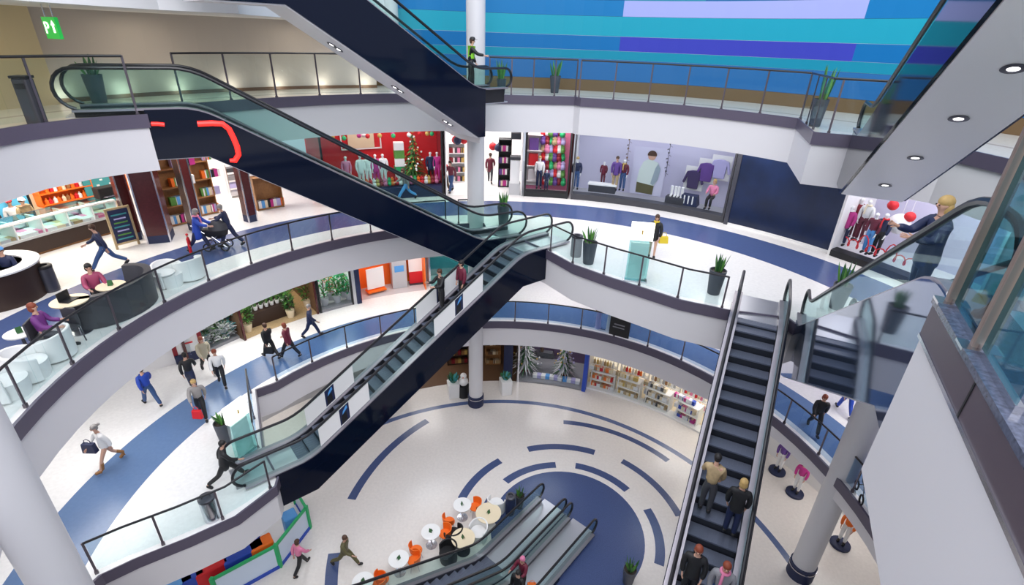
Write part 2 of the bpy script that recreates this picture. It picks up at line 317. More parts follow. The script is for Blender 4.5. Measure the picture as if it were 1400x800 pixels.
# ---------------------------------------------------------------- escalators
def escalator(label, lo, hi, z0, z1, w, side, a, b, db=-1.1, dt=.16, t0=0, t1=None, e0=1.2, e1=1.2, clad='truss', gm='glass_esc', hb=.92, soff='soffit', lamps=None, posters=False, steps=(0, 99), group=None, drop=.0):
    dx, dy = hi[0]-lo[0], hi[1]-lo[1]; Ln = math.hypot(dx, dy); t1 = Ln if t1 is None else t1; H = z1-z0; sl = H/(b-a); kk = .45
    R_ = thing('escalator', label, 'escalator', (lo[0], lo[1], z0), math.atan2(dy, dx), group)
    def ramp(x): return 0 if x < -kk else (x if x > kk else (x+kk)**2/(4*kk))
    def zl(u): return sl*(ramp(u-a)-ramp(u-b))
    def zs(u): return sl*(min(max(u, a), b)-a)
    def us(p, q):
        s = sorted(set([p, q]+[x for x in [a+d for d in (-.45, -.25, 0, .25, .45)]+[b+d for d in (-.45, -.25, 0, .25, .45)]+[p+(q-p)*i/8 for i in range(9)] if p < x < q])); return s
    Y = lambda y: y*side
    # truss: two clad sides, end plates
    m = MB(); U = us(t0, t1)
    side_poly = [(u, zl(u)+dt) for u in U]+[(u, zs(u)+db) for u in reversed(U)]
    for y0, y1 in ((0, .05), (w-.05, w)): m.sheet(side_poly, min(Y(y0), Y(y1)), max(Y(y0), Y(y1)), 0)
    for u in (t0, t1-.05):
        m.sheet([(u, zs(u)+db), (u+.05, zs(u)+db), (u+.05, zl(u)-.12), (u, zl(u)-.12)], min(Y(.05), Y(w-.05)), max(Y(.05), Y(w-.05)), 0)
    tr = m.build('truss', [clad], R_)
    m = MB(); m.sheet([(u, zs(u)+db+.012) for u in U]+[(u, zs(u)+db-.03) for u in reversed(U)], min(Y(.06), Y(w-.055)), max(Y(.06), Y(w-.055)), 0)
    so = m.build('soffit', [soff], R_)
    if lamps:
        for u in lamps:
            m = MB(); z = zl(u)+db-.032; q = math.atan(sl)
            m.lathe([(.125, 0), (.135, -.012), (.07, -.018), (.068, -.006)], (0, 0, 0), 24, 0, caps=False); m.lathe([(.001, -.010), (.066, -.009)], (0, 0, 0), 20, 1, caps=False)
            o = m.build('downlight', ['steel_dark', 'lampwhite'], so, True); o.location = (u, Y(w*.5), z); o.rotation_euler = (0, -q, 0)
    # decks, skirts, glass, handrails on both sides
    Ud = us(-e0+.25, Ln+e1-.25)
    for y in (.02, w-.26):
        m = MB(); yy0, yy1 = min(Y(y), Y(y+.24)), max(Y(y), Y(y+.24))
        m.sheet([(u, zl(u)+dt+.035) for u in Ud]+[(u, zl(u)+dt-.02) for u in reversed(Ud)], yy0, yy1, 0); m.build('deck', ['deck'], R_)
        m = MB(); ys = y+.22 if y < w/2 else y; m.sheet([(u, zl(u)+dt) for u in Ud]+[(u, zl(u)-.18 if a-.3 < u < b+.3 else zl(u)+.0) for u in reversed(Ud)], min(Y(ys), Y(ys+.02)), max(Y(ys), Y(ys+.02)), 0); m.build('skirt', ['rail_black'], R_)
        yc = y+.12; top = []; bot = []
        rr = (hb-dt)/2; Ug = us(-e0+rr, Ln+e1-rr)
        for u in Ug: top.append((u, zl(u)+hb)); bot.append((u, zl(u)+dt+.02))
        def cap(u, z, s): return [(u+s*rr*math.cos(x), z+rr*math.sin(x)) for x in [PI/2-PI*i/10 for i in range(1, 10)]]
        hi_c = cap(Ug[-1], zl(Ug[-1])+(hb+dt)/2, 1); lo_c = cap(Ug[0], zl(Ug[0])+(hb+dt)/2, -1)
        poly = top+hi_c+list(reversed(bot))+list(reversed(lo_c))
        g = MB(); g.sheet(poly, min(Y(yc-.007), Y(yc+.007)), max(Y(yc-.007), Y(yc+.007)), 0); g.build('glass_balustrade', [gm], R_)
        path = list(reversed(lo_c))[0:]+top+hi_c
        h = MB(); h.tube([(p[0], Y(yc), p[1]+.02) for p in path], .045, 8); h.build('handrail', ['rail_black'], R_, True)
        if posters:
            for u0, u1 in posters:
                p = MB(); q = [(u0, zl(u0)+dt+.06), (u1, zl(u1)+dt+.06), (u1, zl(u1)+hb-.06), (u0, zl(u0)+hb-.06)]; p.sheet(q, Y(yc)-.010, Y(yc)+.010, 0)
                po = p.build('advert_panel', ['white'], R_); um = (u0+u1)/2; p = MB(); x0, x1 = um-.17, um+.17
                p.sheet([(x0, zl(x0)+dt+.10), (x1, zl(x1)+dt+.10), (x1, zl(x1)+hb-.08), (x0, zl(x0)+hb-.08)], Y(yc)-.013, Y(yc)+.013, 0)
                p.sheet([(x0+.05, zl(x0)+dt+.16), (x1-.08, zl(x1)+dt+.10), (x1-.1, zl(x1)+hb-.40), (x0+.06, zl(x0)+hb-.34)], Y(yc)-.015, Y(yc)+.015, 1)
                p.sheet([(x0+.10, zl(x0)+hb-.30), (x1-.06, zl(x1)+hb-.28), (x1-.08, zl(x1)+hb-.16), (x0+.12, zl(x0)+hb-.18)], Y(yc)-.015, Y(yc)+.015, 2)
                p.build('picture', ['navy', 'black', 'sky'], po)
    # landings and steps
    for u0, u1 in ((-e0+.05, a-.35), (b+.35, Ln+e1-.05)):
        m = MB(); zz = zl((u0+u1)/2); m.sheet([(u0, zz+.015), (u1, zz+.015), (u1, zz-.03), (u0, zz-.03)], min(Y(.26), Y(w-.26)), max(Y(.26), Y(w-.26)), 0); m.build('landing_plate', ['comb'], R_)
    src = None; u = a-.35; i = 0
    while u < b+.34:
        z = zl(u+.2)
        if steps[0] <= i <= steps[1]:
            if src is None:
                m = MB(); y0, y1 = min(Y(.265), Y(w-.265)), max(Y(.265), Y(w-.265))
                m.sheet([(0, 0), (.4, 0), (.4, -.04), (0, -.04)], y0, y1, 0); m.sheet([(0, -.04), (.03, -.04), (.05, -.28), (.02, -.28)], y0, y1, 1)
                for k in range(9):
                    yk = y0+(y1-y0)*(k+.5)/9; m.sheet([(.0, .006), (.39, .006), (.39, 0), (.0, 0)], yk-.012, yk+.012, 0)
                src = o = m.build('step', ['step', 'riser'], R_)
            else: o = src.copy(); COL.objects.link(o); o.parent = R_
            o.location = (u, 0, z)
        u += .4; i += 1
    return R_, zl
A_lo, A_hi = (-.30, 19.5), (-9.80, 13.98)
escalator('dark mirror-clad escalator on the left showing the red hook-shaped reflection', A_lo, A_hi, L2, L3, 1.5, -1, 1.05, 9.75, -1.12, .17, e0=1.0, e1=1.75, hb=1.15)
B_lo, B_hi = (-7.07, 11.48), (1.32, 18.64)
_, zB = escalator('middle escalator with white advert panels on its glass balustrades', B_lo, B_hi, L1, L2, 1.5, 1, 1.15, 9.85, -1.2, .10, e0=1.1, e1=1.5, posters=[(1.5, 3.3), (5.9, 8.0)])
C_lo = (-1.18, 19.41); C_hi = (C_lo[0]-.70*8.7, C_lo[1]-.714*8.7)
escalator('black-clad escalator with a thin pale underside where the guard in yellow-green stands', C_lo, C_hi, L3, L4-.05, 1.35, -1, .32, 6.75, -1.12, .50, e0=1.4, e1=1.0, hb=1.15, lamps=[1.1, 1.3, 3.1, 3.3, 5.1, 5.3])
D_hi = (8.42, 13.78); D_lo = (D_hi[0]-.43*10.8, D_hi[1]-.903*10.8)
escalator('long escalator on the right carrying four people', D_lo, D_hi, L1, L2, 1.62, 1, 1.0, 9.75, -1.0, .16, e0=1.0, e1=1.1)
F_lo, F_hi = (8.46, 13.35), (4.0, 4.25)
escalator('mirror-clad escalator beside the long right one, carrying the blonde woman', F_lo, F_hi, L2, L3, 1.45, 1, .35, 9.45, -1.58, .12, t0=-.15, e0=.9, e1=.6, clad='truss_mirror', hb=.95)
E_lo = (8.42, 13.27); E_hi = (E_lo[0]-.4394*9.6, E_lo[1]-.8983*9.6)
escalator('escalator at upper right seen from below, its wide white underside set with round downlights', E_lo, E_hi, L3, L4, 1.43, 1, .2, 7.9, -1.15, .25, t0=-.9, e0=1.6, e1=.8, lamps=[1.35, 3.2, 5.0, 6.5])
G_lo = (.17, 14.12); G_hi = (G_lo[0]-.640*10.9, G_lo[1]-.768*10.9)
escalator('left one of the two escalators rising from the dark blue disc at bottom centre', G_lo, G_hi, L0, L1, 1.43, 1, 1.9, 10.0, -.9, .16, t0=.5, e0=2.1, e1=1.0, group='paired escalators on the blue disc')
G2 = (G_lo[0]+.768*1.45, G_lo[1]-.640*1.45)
escalator('right one of the two escalators rising from the dark blue disc at bottom centre', G2, (G_hi[0]+.768*1.45, G_hi[1]-.640*1.45), L0, L1, 1.43, 1, 1.9, 10.0, -.9, .16, t0=.5, e0=2.1, e1=1.0, group='paired escalators on the blue disc')
# red sign's reflection in the left escalator's dark cladding, shaped as glowing tubes
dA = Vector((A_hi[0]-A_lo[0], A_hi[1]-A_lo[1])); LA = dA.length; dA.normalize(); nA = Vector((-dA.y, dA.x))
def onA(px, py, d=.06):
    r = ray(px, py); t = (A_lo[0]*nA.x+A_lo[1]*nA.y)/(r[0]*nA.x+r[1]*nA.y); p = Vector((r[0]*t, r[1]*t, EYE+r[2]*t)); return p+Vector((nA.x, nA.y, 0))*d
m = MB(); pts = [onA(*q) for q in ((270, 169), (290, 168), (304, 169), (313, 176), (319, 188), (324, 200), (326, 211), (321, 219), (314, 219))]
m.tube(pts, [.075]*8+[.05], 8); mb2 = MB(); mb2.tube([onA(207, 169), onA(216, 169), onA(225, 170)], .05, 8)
t = thing('sign_reflection', 'red hook-shaped reflection of a sign letter on the dark side of the left escalator', 'reflection'); m.build('reflection_tube', ['neon_reflection'], t, True); mb2.build('reflection_tube', ['neon_reflection'], t, True)
# ---------------------------------------------------------------- people
SKINNED = []
def skin_obj(name, verts, edges, radii, m, parent, sub=1):
    me = bpy.data.meshes.new(name); me.from_pydata([tuple(v) for v in verts], edges, []); o = bpy.data.objects.new(name, me); COL.objects.link(o); o.parent = parent
    me.materials.append(MATS[m]); sk = o.modifiers.new('s', 'SKIN'); sk.use_smooth_shade = True; sk.branch_smoothing = .6
    for i, r in enumerate(radii):
        d = me.skin_vertices[0].data[i]; d.radius = r if isinstance(r, tuple) else (r, r)
    me.skin_vertices[0].data[0].use_root = True
    ss = o.modifiers.new('u', 'SUBSURF'); ss.levels = sub; ss.render_levels = sub
    SKINNED.append(o); return o
class SK:
    def __init__(s): s.v = []; s.e = []; s.r = []
    def p(s, co, r, link=None):
        s.v.append(Vector(co)); s.r.append(r); i = len(s.v)-1
        if link is not None: s.e.append((link, i))
        return i
WALK = dict(hl=28, hr=-20, kl=8, kr=22, sl=-22, sr=24, el=18, er=25, lean=4)
STRIDE = dict(hl=36, hr=-28, kl=6, kr=30, sl=-30, sr=30, el=25, er=35, lean=8)
STAND = dict(hl=2, hr=-2, kl=2, kr=2, sl=4, sr=2, el=12, er=14, lean=1)
HOLD = dict(hl=3, hr=-4, kl=4, kr=4, sl=30, sr=34, el=70, er=75, lean=3)
SIT = dict(hl=82, hr=78, kl=84, kr=80, sl=25, sr=28, el=60, er=55, lean=-4)
RAIL = dict(hl=8, hr=-4, kl=8, kr=4, sl=10, sr=48, el=15, er=35, lean=3)
PUSH = dict(hl=26, hr=-20, kl=8, kr=22, sl=40, sr=44, el=35, er=35, lean=10)
def person(label, loc, face, pose=STAND, top='navy', legs='denim', shoes='black', hair='hairbrown', style='short', long=0, skin='skin', H=1.72, bare_legs=False, scarf=None, vest=None, cap=None, seat=None, name='person', cat='person', group=None, turn=0, abd=9, collar=None):
    """face: heading in degrees the figure looks along; feet on loc.z (or hips at seat height)"""
    k = H/1.72; T = thing(name, label, cat, loc, rad(face-90), group); P = pose; l = rad(P['lean'])
    up = Vector((0, math.sin(l), math.cos(l))); fw = Vector((0, math.cos(l), -math.sin(l)))
    hip = Vector((0, 0, 0)); J = {}
    for s, h, kn in ((-1, P['hl'], P['kl']), (1, P['hr'], P['kr'])):
        a = rad(h); b = rad(h-kn); hp = hip+Vector((s*.09*k, 0, -.03*k)); kp = hp+Vector((s*.008, math.sin(a), -math.cos(a)))*.42*k; ap = kp+Vector((0, math.sin(b), -math.cos(b)))*.40*k
        ft = max(-.9, min(.5, b*.8)); toe = ap+Vector((s*.02, math.cos(ft)*.17, math.sin(ft)*.17-.055))*k; heel = ap+Vector((0, -.05*math.cos(ft), -.05*math.sin(ft)-.055))*k
        J[s] = (hp, kp, ap, toe, heel)
    low = min(min(J[s][3].z, J[s][4].z) for s in (-1, 1))-.03*k
    dz = -low if seat is None else seat-(-.10*k)
    O = Vector((0, 0, dz)); ch = hip+up*.36*k; nk = hip+up*.50*k; hd = nk+up*.10*k+fw*.02*k
    yaw = rad(turn); fx = Vector((math.sin(yaw)*fw.length, fw.y*math.cos(yaw), fw.z))
    arms = {}
    for s, sh, el in ((-1, P['sl'], P['el']), (1, P['sr'], P['er'])):
        shp = nk-up*.055*k+Vector((s*.185*k, 0, 0)); a = rad(sh); ab = rad(P.get('ab', abd))
        d1 = Vector((s*math.sin(ab), math.sin(a)*math.cos(ab), -math.cos(a)*math.cos(ab))); ep = shp+d1*.29*k; b = rad(sh+el)
        d2 = Vector((-s*.12, math.sin(b), -math.cos(b))).normalized(); wp = ep+d2*.245*k; arms[s] = (shp, ep, wp, d2)
    B = SK(); r = B.p(hip+O, (.135*k, .095*k)); w_ = B.p(hip+up*.17*k+O, (.115*k, .085*k), r); c = B.p(ch+O, (.118*k, .085*k), w_); n0 = B.p(nk+O, .06*k, c); n1 = B.p(nk+up*.05*k+fw*.008*k+O, .05*k, n0)
    jaw = B.p(hd+up*.005*k+fx*.012*k+O, (.060*k, .066*k), n1); cr_ = B.p(hd+up*.085*k+O, (.076*k, .092*k), jaw); B.p(hd+up*.15*k-fx*.01*k+O, (.052*k, .06*k), cr_)
    B.p(hd+up*.045*k+fx*.10*k+O, .013*k, cr_)
    for s in (-1, 1):
        B.p(hd+up*.06*k+Vector((s*.083*k, 0, 0))+O, .014*k, cr_)
        hp, kp, ap, toe, heel = J[s]; i = B.p(hp+O, .085*k, r); j = B.p((hp+kp)/2+O, .073*k, i); j = B.p(kp+O, .053*k, j); j = B.p(kp+(ap-kp)*.3+O, .052*k, j); j = B.p(ap+O, .036*k, j); B.p(toe-(toe-ap)*.15+O, .022*k, j)
        sp, ep, wp, d2 = arms[s]; i = B.p(sp+O, .048*k, c); j = B.p(ep+O, .040*k, i); j = B.p(ep+(wp-ep)*.3+O, .038*k, j); wv = B.p(wp+O, .024*k, j); pm = B.p(wp+d2*.075*k+O, (.034*k, .020*k), wv)
        inn = Vector((-s, 0, 0)); side = d2.cross(inn).normalized()
        for q, (of, ln) in enumerate(((-.028, .066), (-.010, .076), (.010, .070), (.027, .055))):
            f0 = wp+d2*.10*k+side*of*k; g = B.p(f0+O, .010*k, pm); g = B.p(f0+d2*ln*.5*k+inn*.008*k+O, .0092*k, g); B.p(f0+d2*ln*.85*k+inn*.03*k+O, .008*k, g)
        th = wp+d2*.035*k-side*.032*k; g = B.p(th+O, .012*k, wv); B.p(th+d2*.05*k-side*.018*k+inn*.012*k+O, .010*k, g)
    skin_obj('body', B.v, B.e, B.r, skin, T)
    # trousers
    if not bare_legs:
        Q = SK(); r = Q.p(hip+up*.16*k+O, (.140*k, .108*k))
        r2 = Q.p(hip+up*.0*k+O, (.158*k, .124*k), r)
        for s in (-1, 1):
            hp, kp, ap, _, _ = J[s]; i = Q.p(hp+O+Vector((0, 0, -.03*k)), .105*k, r2); j = Q.p((hp+kp)/2+O, .095*k, i); j = Q.p(kp+O, .076*k, j); j = Q.p((kp+ap)/2+O, .072*k, j); Q.p(ap+(kp-ap)*.02+O, .062*k, j)
        skin_obj('trousers', Q.v, Q.e, Q.r, legs, T)
    # coat or jacket: torso chain and sleeves
    Q = SK(); c = Q.p(ch+O, (.185*k, .145*k)); w_ = Q.p(hip+up*.17*k+O, (.165*k, .130*k), c); hm = Q.p(hip-up*.06*k+O, (.190*k, .158*k), w_)
    if long:
        hv = (J[-1][1]+J[1][1])/2-(J[-1][0]+J[1][0])/2; hv = hv.normalized() if seat is None else Vector((0, .8, -.2)); Q.p(hip+hv*long*k+O, (.185*k, .155*k), hm)
    n0 = Q.p(nk+up*.012*k+O, .088*k, c)
    if style == 'hood': Q.p(nk+up*.05*k-fw*.05*k+O, .085*k, n0)
    for s in (-1, 1):
        sp, ep, wp, d2 = arms[s]; i = Q.p(sp+O, .086*k, c); j = Q.p(ep+O, .066*k, i); Q.p(wp-d2*.005*k+O, .056*k, j)
    skin_obj('coat' if long else 'jacket', Q.v, Q.e, Q.r, top, T)
    for s in (-1, 1):
        _, _, ap, toe, heel = J[s]; Q = SK(); i = Q.p(heel+O+Vector((0, 0, .016)), .050*k); j = Q.p((heel+toe)/2+O+Vector((0, 0, .028)), .058*k, i); Q.p(toe+O+Vector((0, 0, .008)), .048*k, j)
        if bare_legs == 'boots': Q.p(ap+(J[s][1]-ap)*.75+O, .066*k, i)
        skin_obj('shoe' if bare_legs != 'boots' else 'boot', Q.v, Q.e, Q.r, shoes, T, 1)
    if style != 'bald':
        m = MB(); lr = lambda d, f, x=0: Vector((x, 0, 0))+up*d*k+fx*f*k
        def hb_(d, f, r, sc): c0 = lr(d, f); m.ball((c0.x, c0.y, c0.z), r*k, 14, 0, sc)
        hb_(.105, -.016, .094, (.95, 1.06, .98))
        if style in ('short', 'hood'): hb_(.055, -.045, .075, (1.0, .75, 1.0))
        if style == 'bob': hb_(.04, -.035, .094, (1.02, .85, 1.15))
        if style == 'long': hb_(.02, -.045, .090, (1.05, .75, 1.3)); hb_(-.10, -.07, .085, (1.0, .5, 1.7))
        if style == 'bun': hb_(.05, -.045, .078, (1, .75, 1)); hb_(.12, -.135, .045, (1, 1, 1))
        o = m.build('hair', [hair], T, True); o.location = hd+O
    if name == 'person':
        for s in (-1, 1):
            m = MB(); m.ball((0, 0, 0), .011*k, 8); o = m.build('eye', ['black'], T, True); o.location = hd+up*.068*k+fx*.083*k+Vector((s*.031*k*math.cos(yaw), 0, 0))+O
    if cap:
        m = MB(); m.lathe([(.104*k, 0), (.100*k, .04*k), (.07*k, .085*k), (.001, .10*k)], (0, 0, 0), 16); m.box((0, .13*k, .008), (.13*k, .09*k, .012)); o = m.build('cap', [cap], T, True); o.location = hd+up*.115*k+O; o.rotation_euler = (-l, 0, 0)
    if scarf:
        m = MB(); m.tube([(.085*k*math.cos(x), .085*k*math.sin(x), 0) for x in [2*PI*i/12 for i in range(12)]], .032*k, 8, 0, True); m.tube([(.03*k, .09*k, 0), (.04*k, .15*k, -.10*k), (.04*k, .15*k, -.32*k)], .03*k, 6); o = m.build('scarf', [scarf], T, True); o.location = nk+up*.012*k+O
    if vest:
        Q = SK(); c = Q.p(ch+O, (.172*k, .135*k)); w_ = Q.p(hip+up*.17*k+O, (.152*k, .122*k), c); Q.p(hip+up*.03*k+O, (.172*k, .14*k), w_); Q.p(nk-up*.02*k+O, (.085*k, .08*k), c); skin_obj('vest', Q.v, Q.e, Q.r, vest, T)
    T['h'] = 1.0; del T['h']
    ms = Matrix.Rotation(rad(face-90), 4, 'Z')
    return {s: Vector(loc)+(ms @ (arms[s][2]+arms[s][3]*.10*k+O)) for s in (-1, 1)}, Vector(loc)+(ms @ (nk+O-up*.12*k-fw*.2*k))
def bag(label, p, col, w=.32, h=.26, d=.13, rz=0, strap=.16, name='handbag', cat='bag'):
    t = thing(name, label, cat, (p.x, p.y, p.z-strap-h), rz); m = MB(); m.box((0, 0, h/2), (w, d, h), 0, 0, .85); m.build('pouch', [col], t, False, .02)
    m = MB(); m.tube([(-w*.25, 0, h-.01), (-w*.2, 0, h+strap*.7), (0, 0, h+strap), (w*.2, 0, h+strap*.7), (w*.25, 0, h-.01)], .011, 6); m.build('strap', [col], t, True); return t
def finish_people():
    dg = bpy.context.evaluated_depsgraph_get(); new = []
    for o in SKINNED: new.append(bpy.data.meshes.new_from_object(o.evaluated_get(dg)))
    for o, me in zip(SKINNED, new):
        o.modifiers.clear(); o.data = me; me.polygons.foreach_set('use_smooth', [True]*len(me.polygons))
# ---------------------------------------------------------------- plants, bins and other furniture of the walkways
def planter(label, p, h=.75, r=.24, kind='blade', pot='potgrey', n=11, ph=.62, seed=1, group=None):
    random.seed(seed); t = thing('potted_plant', label, 'plant', p, random.uniform(0, 3), group)
    m = MB(); m.lathe([(r*.68, 0), (r*.72, .02), (r, h-.03), (r, h), (r*.9, h), (r*.88, h-.06)], (0, 0, 0), 24); m.build('pot', [pot], t, True)
    m = MB(); m.lathe([(r*.88, h-.06), (.001, h-.05)], (0, 0, 0), 16); m.build('soil', ['soil'], t)
    m = MB()
    for i in range(n):
        a = 2*PI*i/n+random.uniform(-.3, .3); q = random.uniform(.0, .6)*r; H = ph*random.uniform(.6, 1.1); sp = random.uniform(.05, .22)*(2.2 if kind == 'wide' else 1)
        m.leaf((q*math.cos(a), q*math.sin(a), h-.06), ((q+sp)*math.cos(a), (q+sp)*math.sin(a), h+H), .045 if kind != 'wide' else .035, (0, 0, .03 if kind != 'wide' else .14), i % 2)
    m.build('leaves', ['leaf', 'leaf2'], t, True); return t
def shrub(label, p, h=1.6, r=.45, pot='white', seed=1, n=80, group=None, cols=('leaf', 'leaf2')):
    random.seed(seed); t = thing('potted_shrub', label, 'plant', p, 0, group)
    m = MB(); m.lathe([(.15, 0), (.21, .38), (.21, .4), (.18, .4)], (0, 0, 0), 18); m.build('pot', [pot], t, True)
    m = MB(); m.tube([(0, 0, .3), (.02, .01, h*.6)], .025, 6); m.build('stem', ['brown'], t)
    m = MB()
    for i in range(n):
        a = random.uniform(0, 2*PI); z = random.uniform(.5, h); q = r*math.sqrt(random.random())*math.sin(PI*min(1, max(.15, (z-.3)/(h-.2)))); b = Vector((q*.5*math.cos(a), q*.5*math.sin(a), z-.1)); m.leaf(b, b+Vector((.22*math.cos(a), .22*math.sin(a), random.uniform(-.05, .2))), .05, (0, 0, .04), i % 2, 3)
    m.build('leaves', list(cols), t, True); return t
def bin_(label, p, body='steel_dark', h=.85, r=.21):
    t = thing('litter_bin', label, 'bin', p); m = MB(); m.lathe([(r*.94, 0), (r*.94, .05), (r, .06), (r, h-.1), (r*.97, h-.08)], (0, 0, 0), 28); m.build('body', [body], t, True)
    m = MB(); m.lathe([(r*1.03, h-.09), (r*1.03, h-.02), (r*.9, h), (r*.55, h), (r*.5, h-.06), (.001, h-.08)], (0, 0, 0), 28); m.build('lid_ring', ['steel_dark' if body != 'steel_dark' else 'black'], t, True); return t
planter('potted plant with upright leaves standing before the blue striped wall on the third level', at(758, 127, L3)*1.0, .72, .24, seed=3)
p = at(678, 124, L3); planter('dark slender potted plant just right of the round column on the third level', Vector((-.75, 23.2, L3)), .62, .2, seed=4, ph=.75)
planter('potted plant with spiky dark leaves seen through the escalator glass at upper left', pol(ang(138, 13.3, L3), 13.3, L3), .85, .25, seed=5, ph=.5)
planter('tall potted plant at the right corner of the third level beside the under-lit escalator', Vector((9.15, 16.6, L3)), .8, .22, seed=6, ph=1.0)
planter('potted plant on the second level beside the grey bin, left of the lit glass pillar', at(804, 360, L2), .85, .27, seed=7, ph=.6)
planter('potted plant at the right end of the second-level landing railing', at(975, 401, L2), .85, .27, seed=8, ph=.6)
planter('potted plant behind the column on the second level, in front of the white shop entrance', at(688, 309, L2), .95, .27, seed=9, ph=.6)
planter('potted plant on the first level beside the lit information pillar', at(309, 603, L1), .8, .24, seed=10, ph=.45)
planter('small potted plant next to the dark bin behind the paired escalators on the ground floor', at(714, 697, L0)+Vector((-.12, .12, 0)), .7, .19, seed=11, ph=.45)
planter('potted plant on the right rim of the blue ground-floor disc', at(858, 797, L0), .75, .24, seed=12, ph=.55)
p = at(1188, 440, 10.0); planter('dark potted plant on the second level behind the mirror-clad escalator', Vector((10.35, 14.6, L2)), .85, .27, seed=13, ph=.7)
bin_('grey cylindrical bin in the walkway beside the brown counter on the second level', at(72, 397, L2), 'steel_dark')
bin_('grey bin next to the potted plant on the second-level landing', at(787, 350, L2), 'grey')
bin_('brushed steel bin behind the lower left railing on the first level', at(291, 709, L1), 'steel')
bin_('dark round bin beside the small plant at the paired escalators on the ground floor', at(699, 703, L0)+Vector((-.05, .05, 0)), 'navy', 1.0, .19)
t = thing('litter_bin', 'tall dark bin by the railing on the third level at far left', 'bin', at(57, 172, L3)+Vector((-.2, .15, 0)), .2)
m = MB(); m.box((0, 0, .5), (.30, .30, 1.0)); m.build('body', ['darkgrey'], t, False, .03); m = MB(); m.box((0, 0, 1.03), (.33, .33, .06)); m.box((0, -.16, .84), (.2, .02, .12)); m.build('lid', ['black'], t, False, .01)
# lit information pillars
def pillar(label, p, rz, h=2.0):
    t = thing('information_pillar', label, 'information pillar', p, rz)
    m = MB(); m.box((0, 0, h*.36+.05), (.72, .16, h*.70)); m.build('glass_body', ['glass_teal'], t)
    m = MB(); m.box((0, 0, h*.36), (.60, .05, h*.62)); m.build('core', ['white'], t)
    m = MB(); m.box((0, 0, h*.86), (.74, .20, h*.28)); m.build('lit_head', ['signlit'], t, False, .01)
    m = MB(); m.box((0, 0, .03), (.8, .3, .06)); m.build('foot', ['steel'], t, False, .01)
    m = MB(); m.box((0, -.105, h*.86), (.05, .01, .14)); m.build('mark', ['gold'], t); return t
pillar('glowing white information pillar on the second level beside the woman in black', at(868, 384, L2), rad(-8), 2.1)
pillar('glowing white information pillar with teal body beside the first-level railing', at(338, 622, L1), rad(70), 2.1)
# black poster board and pale stand at the far first-level railing
p = at(847, 465, L1); t = thing('poster_board', 'black square poster board on the far first-level railing', 'sign', pol(ang(847, RV-.05, L1+.6), RV-.02, L1+.15), ang(847, RV, L1+.6)+PI/2)
m = MB(); m.box((0, 0, .55), (.95, .05, 1.1)); m.build('board', ['black'], t, False, .01); m = MB(); m.box((.02, .03, .6), (.5, .012, .06)); m.box((.05, .03, .45), (.55, .012, .05)); m.build('lettering_strip', ['grey'], t)
for k, c in enumerate(('wood', 'cream')):
    t = thing('display_stand', ['brown-topped pale display stand left of the black poster board on the first level', 'slim cream display stand between the brown-topped stand and the black poster board'][k], 'display', pol(ang((819, 834)[k], RV+.55, L1+.6), RV+.55, L1), 0)
    m = MB(); m.lathe([(.16, 0), (.13, .05), (.12, .9), (.16, .95)], (0, 0, 0), 16); m.build('stem', ['lavender' if k == 0 else 'white'], t, True); m = MB(); m.lathe([(.20, .95), (.22, 1.0), (.20, 1.4-.3*k), (.001, 1.45-.3*k)], (0, 0, 0), 16); m.build('top', [c], t, True)
# seating along the left edge of level two
def tub(label, p, rz, c='white', s=1.0, group=None):
    t = thing('tub_chair', label, 'armchair', p, rz, group); m = MB(); 
    m.lathe([(.30*s, .0), (.33*s, .1), (.35*s, .42), (.001, .44)], (0, 0, 0), 24); m.build('seat', [c], t, True)
    m = MB(); vs = []; n = 18
    for i in range(n+1):
        a = rad(-25+230*i/n); h = .62+.16*math.sin(PI*i/n)
        for r, z in ((.36, .05), (.43, .05), (.45, h), (.38, h)): vs.append((r*s*math.cos(a+PI), r*s*math.sin(a+PI), z))
    fs = [(0, 1, 2, 3), tuple(4*n+k for k in (3, 2, 1, 0))]+[(4*i+(k+1) % 4, 4*i+k, 4*i+4+k, 4*i+4+(k+1) % 4) for i in range(n) for k in range(4)]
    m.add(vs, fs); m.build('backrest', [c], t, True, .02); return t
def rtable(label, p, r=.38, h=.74, top='white', leg='steel_dark', card=True, group=None):
    t = thing('round_table', label, 'table', p, 0, group); m = MB(); m.lathe([(.001, h-.04), (r*.96, h-.04), (r, h-.02), (r, h), (.001, h)], (0, 0, 0), 32); m.build('tabletop', [top], t, True)
    m = MB(); m.lathe([(r*.6, 0), (r*.6, .02), (.04, .04), (.035, h-.04)], (0, 0, 0), 20); m.build('pedestal', [leg], t, True)
    if card:
        q = thing('menu_card', 'folded dark green menu card standing on the '+label, 'menu card', (p[0], p[1], p[2]+h), random.uniform(0, 3)); m = MB(); m.sheet([(-.05, 0), (0, .16), (.05, 0), (.045, 0), (0, .15), (-.045, 0)], -.06, .06); m.build('card', ['leaf'], q); q['label'] = ' '.join(q['label'].split()[:16])
    return t
def hd(p): return math.atan2(p[1]-CY, p[0]-CX)
for i, (px, py, l) in enumerate(((20, 540, 'white tub armchair at the far left edge of the second level, nearest the picture corner'), (48, 515, 'white tub armchair second from the left edge, behind the glass railing'), (78, 488, 'white tub armchair in front of the person in purple'), (236, 390, 'white tub armchair behind the railing, left of its twin near the blue coat'), (262, 380, 'white tub armchair behind the railing below the person in the blue coat'))):
    p = at(px, py, L2); v = Vector((p.x-CX, p.y-CY)); 
    if v.length < 11.25: v = v.normalized()*11.25; p = Vector((CX+v.x, CY+v.y, L2))
    tub(l, p, hd(p)+(1.6, 2.2, -1.2, 1.5, -1.6)[i])
def rim(px, py, z, rmin=11.3):
    p = at(px, py, z); v = Vector((p.x-CX, p.y-CY)); L = max(rmin, v.length); v = v.normalized()*L; return Vector((CX+v.x, CY+v.y, z))
